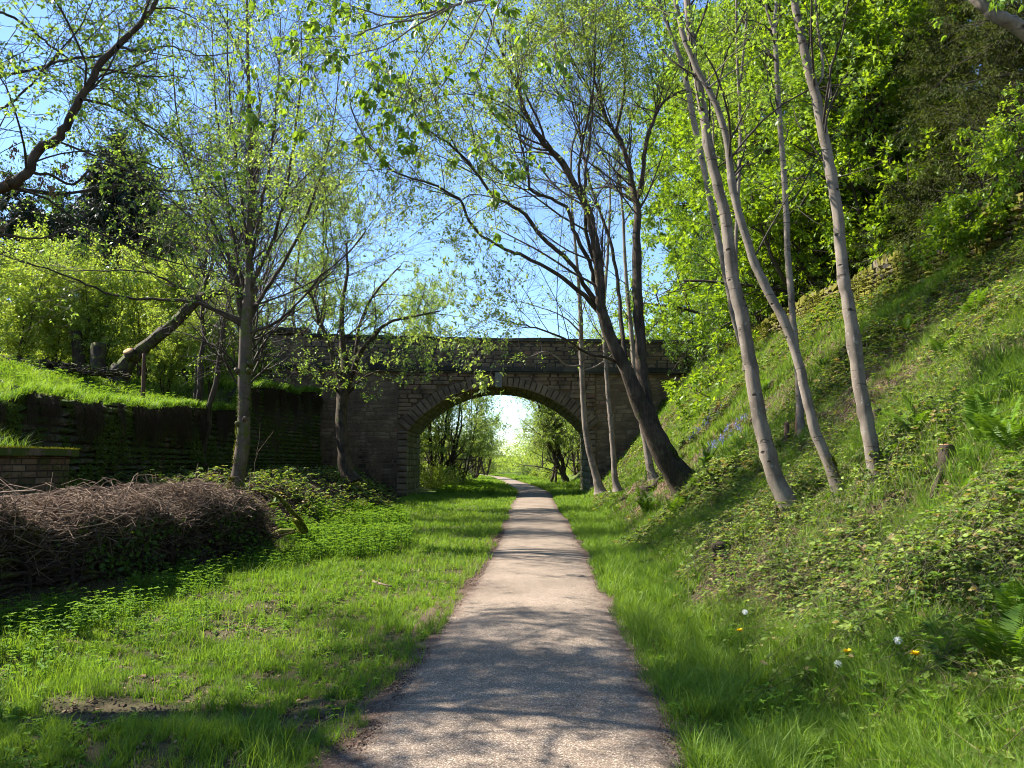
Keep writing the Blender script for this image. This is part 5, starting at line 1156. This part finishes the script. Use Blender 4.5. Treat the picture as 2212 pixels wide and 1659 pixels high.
# nettles and herbs
def nettle_field(pts, seed, hs=(.12, .30), nl=5):
    r = np.random.default_rng(seed); n = len(pts); g = Geo(); h = r.uniform(hs[0], hs[1], n); d = r.normal(0, .12, (n, 3)) * [1, 1, 0] + [0, 0, 1]
    tp = pts + d * h[:, None]; tubes(g, np.stack([pts, (pts + tp) / 2 + r.normal(0, .01, (n, 3)), tp], 1), np.array([[.0035, .003, .002]]) * np.maximum(1, pts[:, 1:2] / 9), 3, .3)
    for k in range(nl):
        t = .3 + .7 * k / (nl - 1); az0 = r.random(n) * 6.28 + k * 1.57
        for j in range(2 if k < nl - 1 else 4):
            az = az0 + (3.14 * j if k < nl - 1 else 1.57 * j); a = np.stack([np.cos(az), np.sin(az), r.uniform(-.35, .25, n) + (0 if k < nl - 1 else .25)], -1)
            L = (.085 if k < nl - 2 else .06) * r.uniform(.7, 1.2, n) * (1.1 - .3 * t) * np.clip(h / .35, .7, 1.3) * np.maximum(1, pts[:, 1] / 16)
            leaves(g, pts + d * (h * t)[:, None], a, np.tile([0, 0, 1.], (n, 1)) + r.normal(0, .15, (n, 3)), L, L * .5, np.clip(.2 + .6 * t + r.normal(0, .12, n), 0, 1), 'ovate' if True else 'rhomb')
    return g
def pts_in(n, ylo, yhi, xa, xb, thr, seed, sc=1.2, p=1.2):
    x, y = scat(n, ylo, yhi, xa, xb, p); k = cull(x, y) & (fbm(x * sc, y * sc, seed) > thr); return on(x[k], y[k])
def pts_b(n, ylo, yhi, xa, xb, thr, seed, sc=.7, p=1.1):
    x, y = scat(n, ylo, yhi, xa, xb, p); k = cull(x, y) & (fbm(x * sc, y * sc, seed) + .22 * brown(x, y) > thr); return on(x[k], y[k])
A1 = pts_in(1200, 4.5, 13.6, lambda y: hx(y) + .40, lambda y: hx(y) + np.interp(y, [4, 8, 13], [1.5, 1.3, 1.2]), .47, 301)
A2 = pts_in(4200, 12.8, 24, lambda y: -np.interp(y, [12, 14, 20, 24], [4.4, 5.0, 5.0, 4.6]), lambda y: -np.interp(y, [12, 14, 18, 24], [2.6, 1.9, 2.4, 3.6]), .36, 302)
A3 = pts_in(300, 3.2, 8, lambda y: hx(y) + .3, lambda y: hx(y) + 2.2, .5, 303)
go = nettle_field(np.concatenate([A1, A3]), 1).build('nettle_bed', M['nettle']); tag(go, 'bed of nettles along the foot of the brushwood heap', 'nettles', None, 'stuff')
go = nettle_field(A2, 2, (.14, .34), 4).build('leafy_herbs', M['nettle']); tag(go, 'knee high leafy herbs beyond the end of the brushwood heap', 'herbs', None, 'stuff')
A4 = pts_in(2600, 12, 34, lambda y: -(wallL(y) + 3.6), lambda y: -(wallL(y) + .1), .46, 304)
go = nettle_field(A4, 3, (.15, .4), 4).build('platform_herbs', M['nettle']); tag(go, 'leafy weeds growing through the platform grass', 'herbs', None, 'stuff')
A5 = pts_in(1800, 2.6, 20, BA, BB, .50, 305); A6 = pts_in(1500, 37.2, 60, lambda y: pathx(y) - 5, lambda y: pathx(y) - 2, .35, 306)
go = nettle_field(np.concatenate([A5, A6]), 4, (.12, .34), 3).build('bank_herbs', M['nettle']); tag(go, 'small leafy weeds dotted over the bank', 'herbs', None, 'stuff')

# brambles on the bank
def brambles(pts, seed, hgt=.20, L=(.02, .052), leafcol='bramble', per=6):
    r = np.random.default_rng(seed); n = len(pts); g = Geo()
    K = 5; az = r.random(n) * 6.28; l = r.uniform(.3, 1.0, n); P = np.zeros((n, K, 3)); hh = hgt * r.uniform(.3, 1.2, n)
    for k in range(K):
        t = k / (K - 1); x = pts[:, 0] + np.cos(az) * l * t; y = pts[:, 1] + np.sin(az) * l * t; P[:, k] = np.stack([x, y, H(x, y) + hh * np.sin(np.pi * (.12 + .84 * t)) + .01], -1)
    tubes(g, P, np.linspace(1, .6, K)[None] * .003 * np.maximum(1, pts[:, 1:2] / 9) * np.ones((n, K)), 3, .5, 1)
    for k in range(per):
        t = r.random(n); f = t * (K - 1); i = np.minimum(f.astype(int), K - 2); fr = (f - i)[:, None]; c = P[np.arange(n), i] * (1 - fr) + P[np.arange(n), i + 1] * fr
        base = c + r.normal(0, .02, (n, 3)) * [1, 1, .5]; a0 = r.random(n) * 6.28; tt = r.random(n)
        sz = r.uniform(L[0], L[1], n) * np.clip(pts[:, 1] / 9, 1, 2.4)
        for j in (-1.1, 0, 1.1):
            az2 = a0 + j; a = np.stack([np.cos(az2), np.sin(az2), r.uniform(-.4, .4, n)], -1)
            leaves(g, base, a, np.stack([-.4 * (pts[:, 0] > 0) + 0 * az2, 0 * az2, 1 + 0 * az2], -1) + r.normal(0, .3, (n, 3)), sz, sz * .78, np.clip(tt + r.normal(0, .07, n), 0, 1), 'ovate')
    return g
Bn = pts_b(6500, 2.4, 14, lambda y: BA(y) + .2, BB, .55, 311, .7, 1.1); Bf = pts_b(5000, 11, 36, BA, BB, .56, 312, .6, 1.1)
go = brambles(np.concatenate([Bn, Bf]), 5).build('bramble_cover', [M['bramble'], M['cane']]); tag(go, 'low trailing brambles with small glossy leaves sprawling over the bank', 'brambles', None, 'stuff')
Bl = pts_in(1300, 14, 36, lambda y: -wallL(y) + .2, lambda y: -np.interp(y, [12, 20, 30, 36], [5.4, 4.4, 4.8, 5.4]), .42, 313, .8, 1.0)
Bp = pts_in(700, 14, 34, lambda y: -(wallL(y) + 7), lambda y: -(wallL(y) + 3.2), .4, 314, .8, 1.0); Bq = pts_in(160, 8, 13.5, lambda y: -11.5 + 0 * y, lambda y: -8.8 + 0 * y, .3, 315)
go = brambles(np.concatenate([Bl, Bp, Bq]), 6, .4).build('shaded_brambles', [M['bramble'], M['twig_dark']]); tag(go, 'dull brambles in the shade below and above the retaining wall', 'brambles', None, 'stuff')
A7 = pts_in(2200, 2.4, 16, LB, edgeL, .45, 351); A8 = pts_in(900, 2.4, 12, edgeR, RB, .42, 352)
go = nettle_field(np.concatenate([A7, A8]), 11, (.03, .10), 3).build('verge_weeds', M['nettle']); tag(go, 'low broad leaved weeds mixed into the verge grass', 'weeds', None, 'stuff')
# separate bramble mounds
for k, (px, py, rad, hh, lf, lb) in enumerate([(2010, 1290, .55, .34, 'bramble', 'dark green bramble mound above the dandelions on the near bank'), (1660, 1130, .75, .34, 'bramble', 'bramble mound sprawling round the foot of the thickest smooth trunk'), (1440, 1140, .6, .26, 'bramble', 'low bramble mound beside the wide fern at the foot of the bank'),
        (1960, 985, .7, .30, 'bramble', 'bramble mound just uphill of the lichen spotted trunk'), (1860, 770, 1.1, .40, 'bramble', 'large bramble mound high on the bank below the boundary wall'), (1560, 1060, .8, .28, 'bramble', 'bramble mound between the big leaning tree and the thickest smooth trunk'), (2140, 1120, .6, .28, 'bramble', 'bramble mound at the picture edge downhill of the short cut stump'), (2150, 700, .9, .36, 'bramble', 'bramble mound against the sunlit stretch of the boundary wall'), (1800, 1250, .5, .24, 'bramble', 'half brown bramble mound in the dry litter beside the blackened stump'), (1440, 870, 1.2, .4, 'bramble', 'bramble mound at the bridge end of the bank'), (1800, 668, 1.0, .28, 'bramble', 'bramble mound at the foot of the far stretch of the boundary wall'), (1930, 628, .8, .28, 'bramble', 'bramble mound at the foot of the middle of the boundary wall'), (2040, 580, .7, .25, 'bramble', 'bramble mound under the leafy sprays by the boundary wall')]):
    c = Gd(px, py); n = int(170 * rad / .6); q = RNG.normal(0, rad * .42, (2, n)); P_ = on(c[0] + q[0], c[1] + q[1])
    o = thing('bramble_mound', lb, 'bramble', c, 'bramble mounds on the bank'); gg = brambles(P_, 400 + k, hh, (.022, .055), per=7); gg.build('leaves', [M[lf], M['cane']], o)
# leafy seedlings among the dandelions
q = np.concatenate([on(*(Gd(a, b)[:2][:, None] + RNG.normal(0, .13, (2, 16)))) for a, b in ((1830, 1500), (1950, 1470), (1930, 1560), (2080, 1430), (1700, 1580), (1880, 1420), (1560, 1420), (1990, 1600))])
go = nettle_field(q, 9, (.10, .24), 4).build('seedlings', M['nettle']); tag(go, 'pale leafy seedlings among the dandelions at the foot of the bank', 'seedlings', None, 'stuff')
# dead stems and leaf litter
def litter(n, ylo, yhi, xa, xb, thr, seed, sc=.7, Ls=(.10, .45), rad=.0028, p=1.2):
    r = np.random.default_rng(seed); x, y = scat(n, ylo, yhi, xa, xb, p); k = cull(x, y) & (fbm(x * sc, y * sc, seed) + .25 * brown(x, y) > thr); x, y = x[k], y[k]; m = len(x)
    a = r.random(m) * 6.28; l = r.uniform(Ls[0], Ls[1], m); P = np.zeros((m, 4, 3)); arch = r.random(m) ** 2 * .12; off = r.normal(0, .03, (m, 4))
    for k in range(4):
        t = k / 3; xx = x + np.cos(a) * l * t + off[:, k]; yy = y + np.sin(a) * l * t; P[:, k] = np.stack([xx, yy, H(xx, yy) + .012 + arch * np.sin(np.pi * t)], -1)
    g = Geo(); tubes(g, P, np.ones((m, 4)) * rad * np.maximum(1, y / 8)[:, None] * r.uniform(.5, 1.4, m)[:, None], 3, r.random(m)); return g
g = litter(30000, 2.4, 18, lambda y: BA(y) + .1, BB, .57, 321, .6); g2 = litter(16000, 12, 36, BA, BB, .52, 322, .6)
for A_ in ('v', 't', 'm'): pass
go = g.build('dead_stems', M['twig']); tag(go, 'tangle of dry brown bramble and bracken stems on the lower bank', 'dead stems', None, 'stuff')
go = g2.build('dead_stems', M['twig']); tag(go, 'dry stems strewn over the upper bank toward the bridge', 'dead stems', None, 'stuff')
go = litter(9000, 12, 36, lambda y: -wallL(y) + .3, lambda y: -np.interp(y, [12, 20, 30, 36], [4.6, 4.0, 4.6, 5.4]), .42, 323, .7, (.2, .8)).build('dead_stems', M['twig_dark']); tag(go, 'dark dead stalks below the retaining wall', 'dead stems', None, 'stuff')
go = litter(7000, 13, 34, lambda y: -(wallL(y) + 6), lambda y: -(wallL(y) + 2.2), .40, 324, .7, (.2, .9)).build('dead_stems', M['twig']); tag(go, 'dead brush lying between the platform grass and the shrubs', 'dead stems', None, 'stuff')
x, y = scat(80000, 2.4, 34, BA, BB, 1.2); k = cull(x, y) & (fbm(x * .7, y * .7, 331) + .25 * brown(x, y) > .36); x, y = x[k], y[k]
x2, y2 = scat(5000, 2.2, 14, LB, edgeL, 1.2); x3, y3 = scat(7000, 12, 36, lambda y: -wallL(y) + .3, lambda y: -np.interp(y, [12, 20, 30, 36], [4.6, 4.0, 4.6, 5.4]), 1.)
x, y = np.concatenate([x, x2, x3]), np.concatenate([y, y2, y3]); m = len(x); g = Geo(); s_ = RNG.uniform(.02, .055, m) * np.clip(y / 8, 1, 2.2)
leaves(g, on(x, y, .012), RNG.normal(0, 1, (m, 3)) * [1, 1, .25], norm(RNG.normal(0, .35, (m, 3)) + [0, 0, 1]), s_, s_ * .6, RNG.random(m))
y4 = 2.3 + 16 * RNG.random(5200) ** 1.5; s4 = RNG.random(5200) < .55; x4 = pathx(y4) + np.where(s4, -1.02 - .22 * np.abs(RNG.normal(0, 1, 5200)) + .22, .95 + .12 * RNG.normal(0, 1, 5200)); m4 = len(x4)
leaves(g, np.stack([x4, y4, np.where(np.abs(x4 - pathx(y4)) < 1.08, .03, H(x4, y4) + .015)], -1), RNG.normal(0, 1, (m4, 3)) * [1, 1, .2], norm(RNG.normal(0, .3, (m4, 3)) + [0, 0, 1]), RNG.uniform(.008, .026, m4) * np.clip(y4 / 6, 1, 2), .010, RNG.random(m4))
go = g.build('leaf_litter', M['litter']); tag(go, 'fallen brown leaves under the brambles', 'leaf litter', None, 'stuff')
# crumbs of soil and grit along the path edges and in the bare patches
n = 30000; y = 2.2 + 16 * RNG.random(n) ** 1.6; sd = RNG.random(n) < .72; x = np.where(sd, pathx(y) - .90 - np.abs(RNG.normal(0, .22, n)) + .16, pathx(y) + .88 + np.abs(RNG.normal(0, .10, n)) - .12)
s_ = RNG.uniform(.002, .009, n); kk = fbm(x * 2.2, y * 2.2, 71) + .1 * sd > .5; x, y, s_ = x[kk], y[kk], s_[kk]; n = len(x); pz = np.where(np.abs(x - pathx(y)) < 1.08, .02, H(x, y)) 
def pebbles(x, y, z, s, seed, mat, name):
    r = np.random.default_rng(seed); n = len(x); o = np.array([[1, 0, 0], [-.5, .87, 0], [-.5, -.87, 0], [0, 0, .8]]); a = r.random(n) * 6.28
    V = np.stack([np.stack([x + s * (q[0] * np.cos(a) - q[1] * np.sin(a)), y + s * (q[0] * np.sin(a) + q[1] * np.cos(a)), z + s * q[2]], -1) for q in o], 1)
    V += r.normal(0, 1, V.shape) * s[:, None, None] * .25; k = (np.arange(n) * 4)[:, None]; g = Geo()
    g.add(V.reshape(-1, 3), np.concatenate([k + np.array(f) for f in ([0, 1, 3], [1, 2, 3], [2, 0, 3])]), np.tile(r.random(n), 3)); return g.build(name, mat, smooth=False)
M['soil'] = plain('dark crumbly soil', (.075, .050, .036), .95, .1, .5, 60)
M['grit'] = plain('loose grit', (.30, .24, .20), .9, .2, .5, 60)
go = pebbles(x, y, pz, s_, 1, M['soil'], 'soil_crumbs'); tag(go, 'crumbs of dark soil spilled along both edges of the path', 'soil', None, 'stuff')
n = 26000; y = 2.2 + 12 * RNG.random(n) ** 1.7; x = pathx(y) + RNG.uniform(-.95, .95, n)
u_ = (x - pathx(y)) / 1.1; go = pebbles(x, y, .012 + .035 * (1 - u_ ** 2) - .002, RNG.uniform(.0015, .005, n), 2, M['grit'], 'loose_grit'); tag(go, 'loose pale grit on the surface of the path', 'grit', None, 'stuff')
# trodden mud in the verge
n = 26000; x, y = scat(n, 2.4, 14, LB, edgeL, 1.2); k = (fbm(x * 1.4, y * 1.4, 210) * .6 + fbm(x * 6, y * 6, 213) * .4 - .3 * mud(x, y) < .36); x, y = x[k], y[k]
go = pebbles(x, y, H(x, y), RNG.uniform(.005, .020, len(x)), 3, M['soil'], 'mud_clods'); tag(go, 'dark churned mud showing in the bare patches of the verge', 'mud', None, 'stuff')
# bluebells
Bb = np.concatenate([on(*[q for q in (Gd(1560, 965)[:2][:, None] + RNG.normal(0, .35, (2, 90)))]), on(*[q for q in (Gd(1510, 945)[:2][:, None] + RNG.normal(0, .3, (2, 50)))])]); n = len(Bb); g = Geo()
tp = Bb + np.stack([RNG.normal(0, .04, n), RNG.normal(0, .04, n), RNG.uniform(.18, .3, n)], -1); tubes(g, np.stack([Bb, tp], 1), np.full((n, 2), .003), 3, .5, 1)
for k in range(5): leaves(g, tp - [0, 0, .02 * k] + RNG.normal(0, .012, (n, 3)), RNG.normal(0, .5, (n, 3)) + [0, 0, -1.], RNG.normal(0, 1, (n, 3)), .035, .02, RNG.random(n))
go = g.build('bluebells', [M['blue'], M['nettle']]); tag(go, 'faint drift of bluebells in the grass behind the big leaning tree', 'bluebells', None, 'stuff')

# ------------------------------------------------------------ ferns
def frond(L, seed, arch=.9):
    r = np.random.default_rng(seed); g = Geo(); K = 16; t = np.linspace(0, 1, K); P = np.stack([t * L * (.28 + .30 * arch * t), 0 * t, L * (t * 1.0 - .30 * arch * t ** 2.4)], -1)
    tubes(g, P, np.linspace(.004, .0012, K), 4, .3)
    n = 30; tt = np.linspace(.12, .99, n); f = tt * (K - 1); i = np.minimum(f.astype(int), K - 2); fr = (f - i)[:, None]; p = P[i] * (1 - fr) + P[i + 1] * fr; T = norm(P[i + 1] - P[i])
    ln = L * .24 * np.sin(np.pi * np.clip(tt * .92 + .10, 0, 1)) ** .8 + .008
    for s in (1, -1):
        a = T * .35 + np.array([0, s, 0.]) + r.normal(0, .05, (n, 3)); up = np.cross(T, [0, 1., 0]); up = norm(-up); up = np.where(up[:, 2:3] < 0, -up, up)
        leaves(g, p, a - up * .12, up, ln, np.maximum(L / n * .95, .012), np.clip(.45 + r.normal(0, .15, n), 0, 1))
    return g
fm = []
for k in range(3):
    o = frond(.62, k, .7 + .25 * k).build('frond', M['fern']); fm.append(o.data); bpy.data.objects.remove(o)
FERNS = [(1400, 1115, 1.35, 9, 'wide fern at the foot of the bank below the big leaning tree'), (1460, 1128, 1.2, 7, 'feathery fern beside the old mossy stump'), (1330, 1110, .8, 6, 'small pale fern at the edge of the path grass'),
         (1532, 1010, 1.1, 7, 'dark upright fern above the bluebells'), (1560, 940, .9, 6, 'fern on the open grass just behind the bluebells'), (1590, 1000, .8, 6, 'fern between the bluebells and the thickest smooth trunk'),
         (1985, 960, 1.2, 6, 'bright fern with two tall fronds above the short cut stump'), (2120, 960, 1.1, 6, 'fern cluster uphill of the short cut stump'), (2190, 1000, 1.3, 7, 'fern at the picture edge level with the short cut stump'),
         (2195, 1480, 1.2, 8, 'large arching fern at the picture edge above the dandelions'), (2205, 1400, 1.0, 6, 'fern peeping in at the picture edge over the bramble clump'), (2045, 800, 1.2, 7, 'yellow green fern high on the bank under the boundary wall'),
         (2110, 700, 1.1, 7, 'fern just below the boundary wall, lit through'), (1960, 730, .9, 6, 'fern below the middle of the boundary wall'), (1780, 800, .9, 6, 'fern uphill of the snaking trunk'), (1650, 850, .9, 6, 'fern between the thinnest stem and the slender forked trunk'),
         (1470, 880, .8, 6, 'fern near the bridge end on the upper bank'), (1940, 1010, .8, 5, 'small fern beside the moss foot of the lichen spotted trunk'), (2090, 1090, .7, 5, 'small fern downhill of the short cut stump'), (1500, 1065, .7, 5, 'fern tucked against the base of the big leaning tree'),
         (590, 1105, .8, 5, 'young fern sprouting behind the mossy logs'), (722, 1098, .7, 5, 'young fern among dead bracken below the thorn tree'), (800, 1060, .8, 5, 'sunlit fern clump beside the foot of the bridge abutment'), (2140, 1240, .7, 5, 'fern in the brambles halfway down the near bank')]
for k, (px, py, sc, nf, lb) in enumerate(FERNS):
    b = Gd(px, py); o = thing('fern', lb, 'fern', b, 'ferns'); r = np.random.default_rng(k)
    for j in range(nf):
        c = bpy.data.objects.new('frond', fm[j % 3]); C.objects.link(c); c.parent = o
        c.rotation_euler = (r.normal(0, .12), r.normal(0, .15) - .15, j * 6.283 / nf + r.normal(0, .25)); s = sc * r.uniform(.5, .9) * (.75 if b[1] < 6 else 1); c.scale = (s, s, s)
# ------------------------------------------------------------ dandelions
def dandelion(px, py, kind, label, hpx=60):
    b = Gd(px + 4, py + hpx); top = W(px, py, b[1] - .02); o = thing('dandelion', label, 'flower', b, 'dandelions in the edge grass'); g = Geo()
    tubes(g, [b - [0, 0, .05], (b + top) / 2 + [.01, 0, 0], top], [.003, .0027, .0025], 5); g.build('stem', M['nettle'], o); g = Geo()
    n = 90 if kind == 'clock' else 70
    if kind == 'clock':
        k = np.arange(n); ph = np.arccos(1 - 2 * (k + .5) / n); th = k * 2.39996; d = np.stack([np.sin(ph) * np.cos(th), np.sin(ph) * np.sin(th), np.cos(ph)], -1)
        tubes(g, np.stack([top + d * .003, top + d * .021], 1), np.full((n, 2), .0004), 3, 1.); 
        for j in range(1): leaves(g, top + d * .019, d * .6 + RNG.normal(0, .6, (n, 3)), d, .008, .003, .9)
        g.build('seed_head', M['clock'], o)
    else:
        a = RNG.random(n) * 6.28; e = RNG.random(n); d = np.stack([np.cos(a), np.sin(a), .15 + 1.1 * e], -1); leaves(g, top + 0 * d, d, np.tile([0, 0, 1.], (n, 1)), .032, .011, RNG.random(n)); g.build('flower_head', M['yellow'], o)
    r = RNG; n = 8; g = Geo(); a = r.random(n) * 6.28; leaves(g, np.tile(b + [0, 0, .005], (n, 1)), np.stack([np.cos(a), np.sin(a), .5 + 0 * a], -1), np.tile([0, 0, 1.], (n, 1)), r.uniform(.10, .17, n), .035, r.random(n), 'lobed'); g.build('leaves', M['nettle'], o)
dandelion(1598, 1364, 'y', 'yellow dandelion closest to the path edge', 85)
dandelion(1831, 1410, 'y', 'yellow dandelion beside the two seed clocks', 95)
dandelion(1977, 1415, 'y', 'yellow dandelion furthest up toward the bramble clump', 90)
dandelion(1609, 1322, 'clock', 'white dandelion clock standing above the yellow one nearest the path', 95)
dandelion(1810, 1434, 'clock', 'round white dandelion clock just below a yellow flower', 85)
dandelion(1940, 1383, 'clock', 'ragged white dandelion clock against the dark brambles', 95)
# leaning twigs and a fallen stick
for lb, rows in [('long bare cut sapling lying across the bank between the two mossy footed trunks', [(1860, 1190, 7), (1950, 1155, 6), (2040, 1110, 5), (2100, 1085, 3)]), ('pale stick lying on the verge beside the path', [(805, 1265, 5), (822, 1271, 5), (845, 1277, 4)])]:
    P = np.array([[*Gd(a, b)] for a, b, w in rows]); P[:, 2] += .05; Rr = [w * .5 * q[1] / F for q, (_, _, w) in zip(P, rows)]
    o = thing('fallen_branch', lb, 'stick', P[0]); g = Geo(); tubes(g, P, np.array(Rr), 6, cap=True, rough=.2); g.build('stick', M['twig'], o)
b = W(556, 975, 14.6); o = thing('bare_shoot', 'bare forked shoot rising against the dark wall beside the straight grey tree', 'twig', W(548, 1060, 14.6)); g = Geo()
tubes(g, [W(548, 1060, 14.6), W(550, 1000, 14.6), W(558, 975, 14.6), W(592, 930, 14.6)], [.006, .005, .004, .002], 5); tubes(g, [W(553, 985, 14.6), W(560, 950, 14.6), W(562, 915, 14.6)], [.004, .003, .002], 5); g.build('twig', M['twig'], o)
# ------------------------------------------------------------ camera, sun and sky
cam = bpy.data.cameras.new('camera'); co = bpy.data.objects.new('camera', cam); C.objects.link(co)
cam.sensor_width = 36; cam.lens = 36 * F / 2212; cam.clip_end = 3000; cam.clip_start = .05
co.location = (0, 0, CH); co.rotation_euler = (math.pi / 2 + PITCH, 0, 0); SC.camera = co
AZ, EL = math.radians(72), math.radians(45)
sun = bpy.data.lights.new('sun', 'SUN'); so = bpy.data.objects.new('sun', sun); C.objects.link(so)
sun.energy = 5.0; sun.angle = math.radians(.53); sun.color = (1, .95, .86)
from mathutils import Vector
S = Vector((-math.sin(AZ) * math.cos(EL), math.cos(AZ) * math.cos(EL), math.sin(EL)))
so.rotation_euler = S.to_track_quat('Z', 'Y').to_euler()
w = bpy.data.worlds.new('World'); SC.world = w; w.use_nodes = True; nt = w.node_tree; nt.nodes.clear()
sk = nt.nodes.new('ShaderNodeTexSky'); sk.sky_type = 'NISHITA'; sk.sun_disc = False; sk.sun_elevation = EL; sk.sun_rotation = -AZ
sk.air_density = 1.0; sk.dust_density = .05; sk.ozone_density = 2.5; sk.altitude = 100
bg = nt.nodes.new('ShaderNodeBackground'); bg.inputs[1].default_value = .088; out = nt.nodes.new('ShaderNodeOutputWorld')
mx = nt.nodes.new('ShaderNodeMix'); mx.data_type = 'RGBA'; mx.blend_type = 'MULTIPLY'; mx.inputs[0].default_value = 1; mx.inputs[7].default_value = (.86, .94, 1.03, 1)
nt.links.new(sk.outputs[0], mx.inputs[6]); nt.links.new(mx.outputs[2], bg.inputs[0]); nt.links.new(bg.outputs[0], out.inputs[0])
SC.view_settings.view_transform = 'Standard'; SC.view_settings.look = 'None'; SC.view_settings.exposure = 1.72; SC.view_settings.gamma = 1
cy = SC.cycles; cy.max_bounces = 7; cy.diffuse_bounces = 3; cy.glossy_bounces = 2; cy.transmission_bounces = 4; cy.transparent_max_bounces = 4
cy.caustics_reflective = False; cy.caustics_refractive = False; cy.sample_clamp_indirect = 8
cy.use_denoising = True; cy.filter_width = 1.0; cy.denoising_prefilter = 'ACCURATE'
for o in bpy.data.objects:
    if '_o' in o.keys(): del o['_o']
print('objects', len(bpy.data.objects), 'faces', sum(len(m.polygons) for m in bpy.data.meshes))
